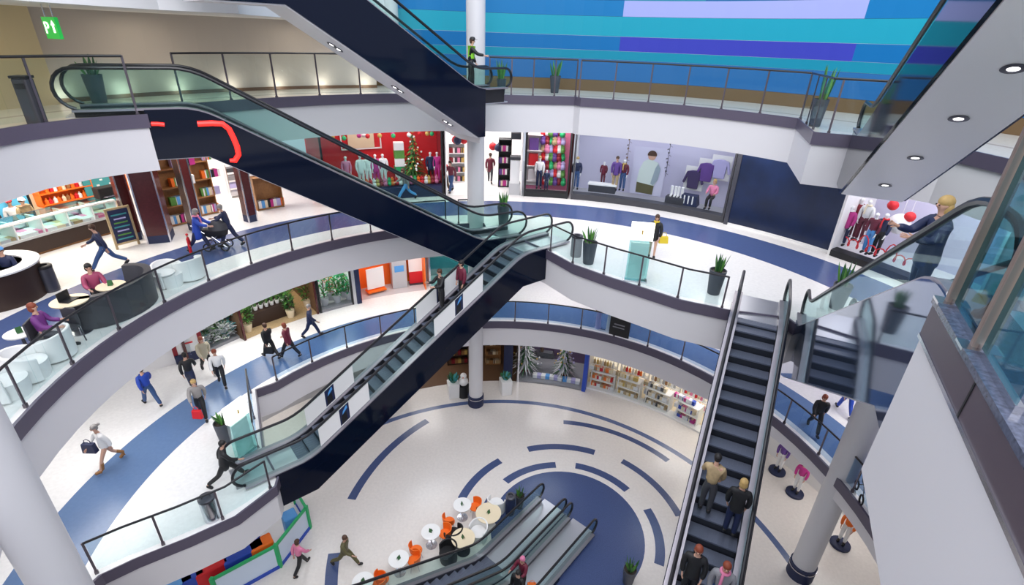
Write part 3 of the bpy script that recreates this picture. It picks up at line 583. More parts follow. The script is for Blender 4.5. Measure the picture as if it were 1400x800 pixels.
for i, (px, py, l) in enumerate(((38, 478, 'low round white table between the white tub armchairs at far left'), (246, 396, 'low round white table between the pair of white tub armchairs'))):
    rtable(l, rim(px, py, L2, 11.6), .33, .5, 'white', 'steel_dark', i == 0)
p = rim(112, 454, L2, 11.4); rtable('high cream round table with a laptop on the second level', p, .42, .95, 'cream', 'steel', False)
q = thing('laptop', 'open dark laptop on the high cream round table', 'laptop', (p.x, p.y, L2+.95), hd(p)); m = MB(); m.box((0, 0, .012), (.24, .34, .022)); m.build('keyboard_base', ['black'], q); m = MB(); m.box((.13, 0, .13), (.02, .34, .24)); m.build('screen', ['black'], q)
# dark booth sofa with a white table
p = rim(196, 428, L2, 11.75); t = thing('sofa', 'dark blue-black curved booth sofa around the white oval table on the second level', 'sofa', p, hd(p)); vs = []; n = 20
m = MB()
for i in range(n+1):
    a = rad(-120+240*i/n)
    for r, z in ((.72, .02), (.98, .02), (1.0, .95), (.84, .95)): vs.append((r*math.cos(a+PI)*.9, r*math.sin(a+PI)*1.25, z))
m.add(vs, [(0, 1, 2, 3), tuple(4*n+k for k in (3, 2, 1, 0))]+[(4*i+(k+1) % 4, 4*i+k, 4*i+4+k, 4*i+4+(k+1) % 4) for i in range(n) for k in range(4)]); m.build('backrest', ['darkgrey'], t, True)
m = MB(); vs = []
for i in range(n+1):
    a = rad(-115+230*i/n)
    for r, z in ((.42, .05), (.74, .05), (.74, .44), (.42, .44)): vs.append((r*math.cos(a+PI)*.9, r*math.sin(a+PI)*1.25, z))
m.add(vs, [(0, 1, 2, 3), tuple(4*n+k for k in (3, 2, 1, 0))]+[(4*i+(k+1) % 4, 4*i+k, 4*i+4+k, 4*i+4+(k+1) % 4) for i in range(n) for k in range(4)]); m.build('seat', ['navy'], t, True)
rtable('white oval table inside the dark booth sofa on the second level', p+Vector((.05, .05, 0)), .36, .76, 'cream', 'steel_dark', True)
def stool(label, p, rz, c='darkgrey'):
    t = thing('cafe_chair', label, 'chair', p, rz); m = MB(); m.box((0, 0, .46), (.42, .42, .06)); m.build('seat', [c], t, False, .02); m = MB(); m.box((-.2, 0, .72), (.05, .42, .46)); m.build('backrest', [c], t, False, .02)
    s0 = None
    for x in (-.17, .17):
        for y in (-.17, .17):
            m = MB(); m.tube([(x, y, .44), (x*1.15, y*1.15, 0)], .016, 6); m.build('leg', ['steel_dark'], t)
    return t
p = rim(100, 470, L2, 11.35); stool('dark chair between the person in purple and the high cream table', p, hd(p)+1.5)
# left: round brown counter with a person behind, deli counter
p0 = Vector((-16.2, 14.3, L2)); p0 = at(1, 408, L2)
t = thing('reception_desk', 'round dark brown desk with a white top at the left edge of the second level', 'desk', p0); m = MB(); m.lathe([(1.12, 0), (1.15, 1.02), (1.0, 1.02), (.98, .1)], (0, 0, 0), 40); m.build('front_panel', ['dkbrown'], t, True); m = MB(); m.lathe([(1.2, 1.02), (1.2, 1.07), (.8, 1.07), (.8, 1.02)], (0, 0, 0), 40); m.build('worktop', ['white'], t, True)
DESK = p0
# ground-floor café: four white tables with orange chairs
def orange_chair(label, p, rz, src=[None]):
    if src[0] is not None: return dup(src[0], p, rz, label, 'orange chairs on the ground floor')
    t = thing('cafe_chair', label, 'chair', p, rz, 'orange chairs on the ground floor'); src[0] = t
    m = MB(); m.lathe([(.001, .43), (.21, .43), (.23, .45), (.22, .47), (.001, .46)], (0, 0, 0), 20); m.build('seat', ['orange'], t, True)
    m = MB(); vs = []; n = 14
    for i in range(n+1):
        a = rad(-95+190*i/n)+PI; h = .80-.10*abs(i/n-.5)
        for r, z in ((.21, .47), (.235, .47), (.27, h), (.245, h)): vs.append((r*math.cos(a), r*math.sin(a), z))
    m.add(vs, [(0, 1, 2, 3), tuple(4*n+k for k in (3, 2, 1, 0))]+[(4*i+(k+1) % 4, 4*i+k, 4*i+4+k, 4*i+4+(k+1) % 4) for i in range(n) for k in range(4)]); m.build('backrest', ['orange'], t, True)
    for a in (45, 135, 225, 315):
        m = MB(); m.tube([(.13*math.cos(rad(a)), .13*math.sin(rad(a)), .43), (.22*math.cos(rad(a)), .22*math.sin(rad(a)), 0)], .014, 6); m.build('leg', ['steel'], t)
    return t
nm = ['nearest the paired escalators', 'second from the paired escalators', 'third from the paired escalators', 'at the bottom picture edge']
for i, (px, py) in enumerate(((632, 690), (589, 727), (545, 764), (496, 795))):
    p = at(px, py, .74); p.z = 0; rtable('white round café table %s' % nm[i], p, .36, .74, 'white', 'steel', True)
    for k, (ax, ay) in enumerate(((-.46, -.58), (.50, .16))):
        v = Vector((ax, ay)); orange_chair('orange chair %s of the café table %s' % (('in front', 'right')[k], nm[i]), p+Vector((ax, ay, 0)), math.atan2(-ay, -ax))
p = at(674, 706, .74)+Vector((-.768, .64, 0))*.24; p.z = 0; rtable('large cream round table with white tub chairs by the paired escalators', p, .5, .74, 'cream', 'white', True)
for k, (ax, ay) in enumerate(((-.36, -.60), (.28, .76))):
    tub('white tub chair on the %s side of the large cream table' % ('near', 'far')[k], p+Vector((ax, ay, 0)), math.atan2(ay, ax)+PI+PI/2+0.0, 'white', .85)
p = at(640, 741, .74)+Vector((-.768, .64, 0))*.26; p.z = 0; rtable('cream round table with black tub chairs behind the escalator handrail', p, .44, .74, 'cream', 'black', True)
for k, (ax, ay) in enumerate(((-.42, .42), (-.55, -.40))):
    tub('black tub chair on the %s side of the cream table' % ('far', 'near')[k], p+Vector((ax, ay, 0)), math.atan2(ay, ax)+PI*1.5, 'black', .85)
# green framed play kiosk on the ground floor, lower left
mat('kiosk_panel', (.62, .72, .86), .25); K = [at(300, 822, 0), at(384, 775, 0), at(424, 722, 0), at(405, 690, 0)]
t = thing('play_kiosk', 'green-framed glass play kiosk on the ground floor below the first-level corner', 'kiosk', K[1])
for i in range(3):
    a, b = K[i]-K[1], K[i+1]-K[1]; d = (b-a).normalized(); L = (b-a).length; rz = math.atan2(d.y, d.x); c = (a+b)/2
    m = MB(); m.box((c.x, c.y, .62), (L-.12, .02, .95), rz); m.build('side_panel', ['kiosk_panel'], t)
    m = MB(); m.box((c.x, c.y, 1.12), (L, .09, .09), rz); m.build('top_rail', ['kgreen'], t)
    m = MB(); m.box((c.x, c.y, .07), (L, .09, .14), rz); m.build('base_rail', ['blue'], t)
for k in K:
    m = MB(); m.box(((k-K[1]).x, (k-K[1]).y, .6), (.12, .12, 1.2)); m.build('post', ['kgreen'], t)
m = MB(); m.prism([((k-K[1]).x*.98, (k-K[1]).y*.98) for k in K]+[((K[3]-K[1]).x-1.6, (K[3]-K[1]).y+.2), ((K[0]-K[1]).x-1.6, (K[0]-K[1]).y+.8)], .02, .06); m.build('play_mat', ['white'], t)
for i, (px, py, c, l) in enumerate(((395, 703, 'sky', 'light blue foam block by the escalator end of the play kiosk'), (356, 741, 'orange', 'orange foam block on the row above the play kiosk'), (332, 752, 'blue', 'long blue foam block right of the red one in the kiosk row'), (288, 772, 'red', 'red foam block in the kiosk row'), (262, 784, 'blue', 'blue foam block left of the red one in the kiosk row'), (236, 797, 'sky', 'pale blue foam block at the left end of the kiosk row'))):
    p = at(px, py, 1.2); d = K[1]-K[0]; w = (.5, .75, 1.3, 1.0, .7, 1.1)[i]
    tag(MB().box((0, 0, .6), (w, .5, 1.2), math.atan2(d.y, d.x)).build('foam_block', [c], None, False, .05), l, 'play block').location = (p.x, p.y, 0)
# ---------------------------------------------------------------- shops
def area(name, loc, size, power, col=(1, 1, 1), rot=(0, 0, 0), sy=None, spread=None):
    d = bpy.data.lights.new(name, 'AREA'); d.energy = power; d.color = col; d.shape = 'RECTANGLE'; d.size = size; d.size_y = sy or size
    if spread: d.spread = spread
    o = bpy.data.objects.new(name, d); COL.objects.link(o); o.location = loc; o.rotation_euler = rot; return o
WN = [0]
def bay(px0, px1, R, z, dep, back, h, plinth=None, frame=None, gm=None, power=150, lc=(1, .95, .9), side='paint', floor=None, light_r=.5):
    a0, a1 = ang(px0, R, z), ang(px1, R, z); hi, lo = max(a0, a1), min(a0, a1)
    m = MB(); m.arcbox(R+dep, R+dep+.12, lo, hi, z, z+h, None, 0)
    e = .05/R
    m.arcbox(R, R+dep, lo, lo+e, z, z+h, 1, 1); m.arcbox(R, R+dep, hi-e, hi, z, z+h, 1, 1); struct('wall_shop', m, [back, side])
    if floor: m = MB(); m.arcbox(R+.02, R+dep, lo+e, hi-e, z+.004, z+.012); struct('floor', m, [floor])
    if plinth or frame:
        m = MB()
        if plinth: m.arcbox(R-.04, R+.5, lo, hi, z, z+plinth[0], None, 0)
        if frame:
            m.arcbox(R-.05, R+.06, lo, lo+.09/R, z, z+h, 1, 1); m.arcbox(R-.05, R+.06, hi-.09/R, hi, z, z+h, 1, 1); m.arcbox(R-.05, R+.05, lo, hi, z+h-.12, z+h, None, 1)
        WN[0] += 1; struct('trim_%d' % (WN[0]+3), m, [plinth[1] if plinth else 'black', frame or 'black'])
    if gm: m = MB(); m.arcbox(R, R+.015, lo+.09/R, hi-.09/R, z+(plinth[0] if plinth else .02), z+h-.12); WN[0] += 1; struct('window_%d' % WN[0], m, [gm])
    if power:
        mid = (lo+hi)/2; p = pol(mid, R+dep*light_r, z+h-.06); w = (hi-lo)*R*.8
        area('shop_lamp', p, max(.5, w), power*.55, lc, (0, 0, mid), None); bpy.data.objects[-1] if False else None
    return lo, hi
def IP(px, R, z): a = ang(px, R, z); return pol(a, R, z), a
def mannequin(label, px, R, z, py=None, **kw):
    p, a = IP(px, R, z); f = math.degrees(a)+180+kw.pop('turn_by', 0)
    h = kw.pop('base', .12)
    person(label, (p.x, p.y, z+h), f, name='mannequin', cat='mannequin', style=kw.pop('style', 'bald'), skin=kw.pop('skin', 'white'), **kw)
    return p
def boxes(label, cat, name, spots, size, cols, group, shape='box', labels=None):
    """many small goods: one object each, meshes shared per colour"""
    me = {}
    for i, (p, rz) in enumerate(spots):
        c = cols[i % len(cols)]
        if c in me: o = me[c].copy(); COL.objects.link(o)
        else:
            m = MB()
            if shape == 'box': m.box((0, 0, size[2]/2), size); m.box((0, 0, size[2]*.93), (size[0]*1.04, size[1]*1.04, size[2]*.16))
            elif shape == 'ball': m.ball((0, 0, size[2]/2), size[0]/2, 12); m.lathe([(.02, size[2]*.98), (.02, size[2]*1.12)], (0, 0, 0), 8)
            elif shape == 'bottle': m.lathe([(size[0]*.5, 0), (size[0]*.5, size[2]*.6), (size[0]*.18, size[2]*.78), (size[0]*.18, size[2]), (.001, size[2])], (0, 0, 0), 10)
            elif shape == 'toy': m.ball((0, 0, size[2]*.32), size[0]*.5, 10, 0, (1, .9, 1)); m.ball((0, 0, size[2]*.75), size[0]*.36, 10); m.ball((size[0]*.25, 0, size[2]*1.0), size[0]*.14, 6); m.ball((-size[0]*.25, 0, size[2]*1.0), size[0]*.14, 6)
            o = me[c] = m.build(name, [c], None, shape != 'box')
        o.location = p; o.rotation_euler = (0, 0, rz); tag(o, label, cat, group)
def grid(px0, px1, R, zz, n, jit=.02, dr=0):
    out = []
    for z in zz:
        a0, a1 = ang(px0, R, z), ang(px1, R, z)
        for i in range(n):
            a = a0+(a1-a0)*(i+.5)/n+random.uniform(-jit, jit)/R; out.append((pol(a, R+random.uniform(-dr, dr), z), a+random.uniform(-.15, .15)))
    return out
def shelf(label, px0, px1, R, z, h, n, m_='wood', dep=.4, back=True, cat='shelf'):
    a0, a1 = sorted((ang(px0, R, z), ang(px1, R, z))); t = thing('shelf_unit', label, cat, pol((a0+a1)/2, R, z)); c = pol((a0+a1)/2, R, z)
    def sub(nm, m, mt): m.v = [tuple(Vector(v)-c) for v in m.v]; return m.build(nm, [mt], t)
    e = .035/R
    for x, y in ((a0, a0+e), (a1-e, a1)): m = MB(); m.arcbox(R, R+dep, x, y, z, z+h, 1); sub('side_panel', m, m_)
    for i in range(n+1): m = MB(); zz = z+.05+(h-.1)*i/n; m.arcbox(R, R+dep, a0, a1, zz-.02, zz+.02); sub('shelf_board', m, m_)
    if back: m = MB(); m.arcbox(R+dep, R+dep+.02, a0, a1, z, z+h); sub('back_panel', m, m_)
    return [z+.05+(h-.1)*i/n+.02 for i in range(n)]
def xtree(label, p, h=2.2, r=.75, snow=False, seed=1, base=True, deco=('red', 'gold')):
    random.seed(seed); t = thing('christmas_tree', label, 'christmas tree', p); m = MB(); m.lathe([(.2, 0), (.24, .25), (.2, .25)], (0, 0, 0), 16); m.build('pot', ['dkred'], t, True)
    m = MB(); m.tube([(0, 0, .2), (0, 0, h*.95)], .04, 8); m.build('trunk', ['brown'], t)
    m = MB(); ly = 9
    for k in range(ly):
        z = .35+(h-.4)*k/ly; rr = r*(1-k/ly)+.06; n = max(7, int(24*rr/r))
        for i in range(n):
            a = 2*PI*i/n+k*.7; q = rr*random.uniform(.85, 1.1); m.leaf((0, 0, z+.12), (q*math.cos(a), q*math.sin(a), z-.10), .055, (0, 0, .05), i % 3, 3)
    m.build('branches', ['leaf', 'lgrey' if snow else 'leaf2', 'white' if snow else 'leaf'], t, True)
    m = MB()
    for i in range(40):
        k = random.random(); z = .4+(h-.5)*k; rr = r*(1-k)*.97+.05; a = random.uniform(0, 6.28); m.ball((rr*math.cos(a), rr*math.sin(a), z-.02), .05, 8, i % 2)
    o = m.build('baubles', list(deco), t, True); o['kind'] = 'stuff'
    m = MB(); m.add([(0, 0, h+.14)]+[((.10 if i % 2 else .05)*math.cos(PI*i/5), .02, h+(.10 if i % 2 else .05)*math.sin(PI*i/5)+.02) for i in range(10)]+[(0, -.04, h+.02)], [(11, 1+i, 1+(i+1) % 10) for i in range(10)]+[(0, 1+(i+1) % 10, 1+i) for i in range(10)]); m.build('star', ['gold'], t); return t
mat('plum', (.10, .06, .13), .6); H2, H1, H0 = L3-1.4-L2, 3.6, 3.8
R2 = 15.3
# ---- level two, right: from the red shop to the mannequin window
a0, a1 = ang(447, R2, L2), ang(607, R2, L2)
bay(447, 607, R2, L2, 2.2, 'red', H2, (.55, 'navy'), 'black', 'glass_shop', 330, (1, .85, .8), 'dkred')
mat('poster_pale', (.75, .62, .42), .5)
p, a = IP(500, R2+2.1, L2); t = thing('wall_poster', 'pale framed poster on the red shop wall', 'poster', (p.x, p.y, L2+2.2), a-PI/2); MB().box((0, 0, .5), (1.3, .06, 1.05)).build('sheet', ['poster_pale'], t); m = MB(); m.box((0, 0, 1.07), (2.0, .09, .06)); m.box((0, 0, -.07), (2.0, .09, .06)); m.box((-.98, 0, .5), (.06, .09, 1.2)); m.box((.98, 0, .5), (.06, .09, 1.2)); m.build('frame', ['white'], t)
p, a = IP(568, R2+1.0, L2); xtree('green christmas tree hung with gold in the red shop window', (p.x, p.y, L2+.55), 2.5, .85, seed=3, deco=('gold', 'white'))
p, a = IP(549, R2+1.2, L2); t = thing('gift_tower', 'tall stack of white and green boxes left of the christmas tree in the red window', 'gift boxes', (p.x, p.y, L2+.55), a)
for k in range(5): MB().box((random.uniform(-.05, .05), 0, .2+.4*k), (.5-.03*k, .5, .38), random.uniform(-.3, .3)).build('gift_box', [('white', 'kgreen', 'white', 'leaf2', 'white')[k]], t, False, .01)
for i, (px, c) in enumerate(((478, 'pink'), (497, 'white'), (507, 'white'), (517, 'magenta'), (527, 'white'), (590, 'navy'), (599, 'magenta'))):
    mannequin('%s dressed mannequin in the red shop window, %s' % ({'pink': 'pink', 'white': 'white', 'magenta': 'magenta', 'navy': 'navy'}[c], ['far left under the poster', 'second from the left', 'third from the left', 'fourth from the left', 'just left of the boxes', 'right of the christmas tree', 'at the right end'][i]), px, R2+.7, L2, top=c, legs=c if i != 5 else 'black', long=.3 if i % 2 else 0, base=.55, H=1.6)
random.seed(5); boxes('red toy figure on the floor of the red shop window', 'toy', 'toy_figure', [(Vector((p.x, p.y, L2+.56)), r) for p, r in grid(470, 600, R2+.35, [L2], 26)], (.26, .2, .42), ['red', 'white', 'gold', 'dkred', 'pink', 'kgreen', 'orange'], 'toy figures in the red shop window', 'toy')
boxes('small ornament hanging over the red shop window', 'ornament', 'hanging_ornament', grid(455, 600, R2+.5, [L2+3.2, L2+2.9], 12, .3, .3), (.22, .22, .22), ['white', 'red', 'gold', 'kgreen', 'magenta'], 'ornaments over the red shop window', 'ball')
# white entrance
bay(610, 713, R2, L2, 5.5, 'white', H2, None, None, None, 420, (1, .97, .95), floor='white')
boxes('red or purple bauble hanging in the white shop entrance', 'ornament', 'hanging_bauble', grid(616, 645, R2+1.0, [L2+3.3, L2+2.9, L2+2.4], 3, .3, .3)+grid(668, 690, R2+2, [L2+3.2, L2+1.9], 2, .3, .3), (.42, .42, .42), ['purple', 'red', 'navy', 'red', 'magenta'], 'baubles in the white entrance', 'ball')
zz = shelf('white goods shelf at the left of the white shop entrance', 614, 636, R2+2.6, L2, 2.2, 4, 'white'); boxes('small wrapped box on the white entrance shelf', 'box', 'gift_box', [(p+Vector((0, 0, 0)), r) for z in zz for p, r in grid(615, 635, R2+2.75, [z], 6)], (.2, .2, .26), ['dkred', 'white', 'darkgrey', 'pink', 'black', 'gold'], 'boxes on the entrance shelf')
zz = shelf('dark goods shelf at the right of the white shop entrance', 681, 698, R2+1.6, L2, 2.6, 4, 'black'); boxes('small bright package on the dark entrance shelf', 'package', 'package', [(p, r) for z in zz for p, r in grid(682, 697, R2+1.75, [z], 5)], (.18, .2, .3), ['purple', 'cream', 'magenta', 'white', 'black'], 'packages on the dark shelf')
p, a = IP(703, R2+.4, L2); t = thing('display_column', 'white and grey display column right of the dark entrance shelf', 'display', (p.x, p.y, L2), a); MB().box((0, 0, .3), (.6, .6, .6)).build('plinth', ['lgrey'], t); m = MB(); m.box((0, 0, 1.2), (.5, .5, 1.2)); m.build('box', ['white'], t); m = MB(); m.box((0, 0, 1.9), (.54, .54, .14)); m.box((0, 0, 3.0), (.5, .5, .3)); m.build('cap', ['darkgrey'], t)
# santa window
bay(716, 776, R2, L2, 1.6, 'pink', H2, (.25, 'black'), 'black', 'glass_shop', 150, (1, .92, .9), 'dkred')
random.seed(9); sp = []
for z in [L2+.4+.42*k for k in range(7)]: sp += grid(740, 772, R2+1.15, [z], 6, .03, .1)
boxes('plush toy piled at the right of the toy window', 'toy', 'plush_toy', sp, (.36, .3, .40), ['red', 'white', 'leaf2', 'purple', 'dkred', 'kgreen', 'tan', 'pink', 'lavender'], 'plush toys in the toy window', 'toy')
zz = [L2+.27]; mannequin('mannequin in white coat and navy trousers in the toy window', 736, R2+.7, L2, top='white', legs='navy', base=.25, hair='blond', style='short'); mannequin('child mannequin in navy at the foot of the toy window', 746, R2+.5, L2, top='navy', legs='navy', base=.25, H=1.1)
p, a = IP(727, R2+1.3, L2); t = thing('shelf_unit', 'tall white shelf with red and purple parcels in the toy window', 'shelf', (p.x, p.y, L2+.25), a-PI/2); MB().box((0, .1, 1.5), (.9, .05, 3.0)).build('back_panel', ['white'], t)
for k in range(4): MB().box((0, -.1, .3+.8*k), (.9, .4, .04)).build('shelf_board', ['white'], t)
for k in range(3): tag(MB().box((0, 0, .3), (.5, .35, .6)).build('parcel', [('white', 'red', 'purple')[k]], None, False, .02), '%s parcel on the tall white shelf of the toy window' % ('white', 'red', 'purple')[k], 'parcel').location = (p.x, p.y, L2+.57+.8*k)
# big clothes window
mat('bay_lilac', (.62, .60, .76), .6)
lo, hi = bay(780, 988, R2, L2, 2.4, 'bay_lilac', H2, (.30, 'darkgrey'), 'darkgrey', 'glass_shop', 330, (.95, .95, 1), 'white', floor='lgrey')
p, a = IP(880, R2+1.3, L2); t = thing('advert_banner', 'tall hanging banner picturing a man in a pale shirt in the clothes window', 'banner', (p.x, p.y, L2+.32), a-PI/2); t.scale = (.82, .82, .82)
MB().box((0, .03, 1.45), (2.0, .03, 2.9)).build('sheet', ['bay_lilac'], t)
def flat(nm, pts, mt, y): 
    m = MB(); m.sheet(pts, y, y-.02); return m.build(nm, [mt], t)
mat('shirt_pale', (.62, .70, .66), .6); mat('shirt_shade', (.30, .37, .42), .6)
flat('printed_shirt', [(-.62, .75), (.45, .62), (.62, .9), (.72, 1.7), (.55, 2.05), (.12, 2.2), (-.1, 2.2), (-.35, 2.05), (-.55, 1.5)], 'shirt_pale', 0)
flat('printed_sleeve', [(.25, .75), (.42, .66), (.66, 1.0), (.74, 1.7), (.55, 2.0), (.42, 1.7)], 'shirt_shade', -.02)
flat('printed_head', [(.12+.24*math.cos(x), 2.42+.26*math.sin(x)) for x in [2*PI*i/20 for i in range(20)]], 'skin', 0)
flat('printed_hair', [(.12+.28*math.cos(x), 2.50+.26*math.sin(x)) for x in [-.25+(PI+.5)*i/16 for i in range(17)]], 'hairbrown', -.02)
flat('printed_shorts', [(-.6, .1), (.45, .05), (.48, .62), (-.6, .75)], 'olive', 0)
p, a = IP(832, R2+1.9, L2); 
mannequin('dark mannequin in navy top and jeans at the left end of the clothes window', 786, R2+.9, L2, top='navy', legs='denim', base=.3, H=1.7, hair='blond', style='short')
mannequin('mannequin bust in dark red cape hung high in the clothes window', 822, R2+1.6, L2, top='burgundy', legs='burgundy', base=.5, long=.25, H=1.25)
mannequin('mannequin in a plaid purple coat left of the banner', 838, R2+.9, L2, top='purple', legs='tan', base=.45, long=.2, H=1.75, hair='hairbrown', style='short', skin='skin')
mannequin('mannequin in navy jeans with a gold scarf beside the plaid coat', 848, R2+1.0, L2, top='burgundy', legs='denim', base=.45, H=1.65, scarf='gold')
mannequin('seated mannequin in a pink jumper at the right end of the clothes window', 968, R2+.8, L2, top='pink', legs='black', pose=SIT, seat=.55, base=.3, H=1.7, hair='blond', style='bob', skin='skin')
for i, (px, z) in enumerate(((945, .75), (963, 1.2), (981, 1.45))):
    p, a = IP(px, R2+1.8, L2+z); t = thing('hanging_jacket', '%s jacket hung on a pale panel at the right of the clothes window' % ('dark purple', 'violet', 'lilac')[i], 'jacket', (p.x, p.y, L2+z), a-PI/2)
    MB().box((0, .14, .6), (.95, .03, 1.2)).build('panel', ['white'], t); m = MB(); m.sheet([(-.26, .12), (.26, .12), (.3, .75), (.42, .35), (.52, .4), (.36, .95), (.1, 1.02), (-.1, 1.02), (-.36, .95), (-.52, .4), (-.42, .35), (-.3, .75)], -.06, .08); m.build('garment', [('dkpurple', 'purple', 'lavender')[i]], t, False, .02)
p, a = IP(822, R2+.9, L2); t = thing('display_bench', 'low white and dark display bench below the dark red cape', 'bench', (p.x, p.y, L2+.3), a-PI/2); MB().box((0, 0, .4), (1.5, .5, .08)).build('top', ['white'], t, False, .01); MB().box((0, 0, .18), (1.4, .45, .36)).build('box', ['darkgrey'], t)
for i, px in enumerate((917, 926)):
    p, a = IP(px, R2+.7, L2); t = thing('white_boots', '%s pair of white boots on a dark block in the clothes window' % ('left', 'right')[i], 'boots', (p.x, p.y, L2+.62), a-PI/2)
    for s in (-.09, .09): m = MB(); m.tube([(s, 0, .5), (s, .02, .1), (s, -.02, .05), (s, -.18, .04)], [.07, .06, .06, .045], 8); m.build('boot', ['white'], t, True)
p, a = IP(921, R2+.7, L2); tag(MB().box((0, 0, .16), (.9, .5, .32), a-PI/2).build('display_block', ['darkgrey'], None, False, .01), 'dark block under the white boots', 'display block').location = (p.x, p.y, L2+.30)
p, a = IP(940, R2+.8, L2); t = thing('shoe_display', 'dark slanted shoe display with white stripes in the clothes window', 'display', (p.x, p.y, L2+.3), a-PI/2); MB().box((0, 0, .25), (.9, .6, .5), 0, 0, .8).build('block', ['navy'], t)
for k in range(3): MB().box((-.2+.2*k, -.28, .3), (.06, .03, .4), .3).build('stripe', ['white'], t)
for i, px in enumerate((858, 913)):
    p, a = IP(px, R2+1.0, L2+2.2); t = thing('hanging_chain', 'dark leafy chain hanging %s of the banner' % ('left', 'right')[i], 'decoration', (p.x, p.y, L2+H2), 0); m = MB()
    m.tube([(0, 0, 0), (0, 0, -2.4)], .012, 5)
    for k in range(16): m.leaf((0, 0, -.15*k), (.14*math.cos(k*2.1), .14*math.sin(k*2.1), -.15*k-.08), .05, (0, 0, .02), 0, 3)
    m.build('chain', [('brown', 'darkgrey')[i]], t, True)
# navy closed shopfront
a1, a0 = ang(990, R2, L2), ang(1128, 15.0, L2); mat('navy_panel', (.006, .016, .058), .3, var=(.9, .8))
m = MB(); m.arcbox(R2-.1, R2+.1, a0, a1, L2+.1, L2+H2); m.arcbox(R2-.12, R2+.1, a0, a1, L2, L2+.1, None, 1); m.arcbox(R2-.16, R2-.1, a1-.012, a1, L2, L2+H2, 1, 2); struct('wall_right', m, ['navy_panel', 'white', 'steel_dark'])
# mannequin window at the right
lo, hi = bay(1131, 1330, 15.0, L2, 2.6, 'bay_lilac', H2, (.25, 'black'), 'white', 'glass_shop', 330, (1, .95, 1), 'white')
mannequin('mannequin in magenta coat with a white scarf, left in the right-hand window', 1146, 15.7, L2, top='magenta', legs='navy', base=.3, H=1.7, scarf='white', long=.25)
mannequin('mannequin in a red jacket behind the white fur one', 1157, 16.2, L2, top='dkred', legs='burgundy', base=.5, H=1.75)
mannequin('tall mannequin in a white fur jacket in the right-hand window', 1165, 15.8, L2, top='white', legs='burgundy', base=.6, H=1.75, scarf='cream')
mannequin('mannequin in dark plaid with pale jeans in the right-hand window', 1178, 15.6, L2, top='burgundy', legs='sky', base=.3, H=1.7)
mannequin('mannequin in navy with a red bag, rightmost of the dressed group', 1190, 15.7, L2, top='navy', legs='black', base=.3, H=1.75, scarf='red')
for i, (px, z, c, r, l) in enumerate(((1221, 2.2, 'red', .19, 'red paper ball lantern, upper one in the right-hand window'), (1244, 1.95, 'red', .19, 'red paper ball lantern, lower right one in the right-hand window'), (1229, 1.6, 'white', .38, 'big white paper ball lantern under the red ones'))):
    p, a = IP(px, 16.2, L2+z); t = thing('ball_lantern', l, 'lantern', (p.x, p.y, L2+z)); MB().ball((0, 0, 0), r, 20).build('globe', [c], t, True); MB().tube([(0, 0, r), (0, 0, H2-z)], .008, 5).build('cord', ['white'], t)
p, a = IP(1196, 15.05, L2+.6); m = MB(); pts = []
for k in range(70):
    q = k/69; pts.append((-1.2+2.4*q+.10*math.sin(q*44), 0, (.16+.16*math.sin(q*44+1.6))*(1.9 if k % 27 > 17 else 1)+.05))
m.tube(pts, .022, 6); o = tag(m.build('window_lettering', ['red'], None, True), 'red script lettering low on the right-hand shop window', 'lettering'); o.location = (p.x, p.y, L2+.5); o.rotation_euler = (0, 0, a-PI/2)
# ---- level two, left: deli counter, marble pillars, shelves
RD = 17.8
lo, hi = bay(-40, 182, RD+2.0, L2, .4, 'cream', H2, None, None, None, 0, (1, .9, .75), 'dkbrown')
def dsplit(p0, p1, R, r1, z0, z1, mt, nm, lab, cat):
    a0, a1 = sorted((ang(p0, R, L2), ang(p1, R, L2))); c = pol((a0+a1)/2, R, z0); m = MB(); m.arcbox(R, r1, a0, a1, z0, z1); m.v = [tuple(Vector(v)-c) for v in m.v]; return m, c
a0, a1 = sorted((ang(-40, RD, L2), ang(170, RD, L2))); c = pol((a0+a1)/2, RD, L2); t = thing('deli_counter', 'long curved glass food counter with a brown base at far left on the second level', 'counter', c)
def part(nm, mt, r0, r1, z0, z1, b0=a0, b1=a1): m = MB(); m.arcbox(r0, r1, b0, b1, z0, z1); m.v = [tuple(Vector(v)-c) for v in m.v]; return m.build(nm, [mt], t)
part('base_panel', 'dkbrown', RD, RD+.9, L2+.08, L2+.62); part('kick_strip', 'wood', RD+.05, RD+.85, L2, L2+.08); part('shelf_deck', 'lgrey', RD-.04, RD+.95, L2+.62, L2+.70); part('front_glass', 'glass_shop', RD, RD+.012, L2+.70, L2+1.25); part('top_slab', 'glass_teal', RD+.15, RD+.9, L2+1.25, L2+1.29); part('front_edge', 'white', RD-.03, RD+.18, L2+1.23, L2+1.29); part('back_rail', 'steel', RD+.88, RD+.92, L2+.7, L2+1.3)
for k in range(7): b = a0+(a1-a0)*k/6; part('glass_divider', 'white', RD, RD+.8, L2+.70, L2+1.27, b-.0012, b+.0012)
random.seed(2); boxes('plate of pale food inside the long glass counter', 'food plate', 'food_plate', [(p, r) for z in (L2+.70,) for rr in (RD+.25, RD+.6) for p, r in grid(-30, 165, rr, [z], 16)], (.34, .3, .10), ['white', 'cream', 'lgrey', 'tan', 'white', 'white', 'pink'], 'plates in the glass counter', 'box')
lamps = area('shop_lamp', pol((a0+a1)/2, RD+1.0, L2+3.7), 5, 420, (1, .93, .82), (0, 0, (a0+a1)/2), 2)
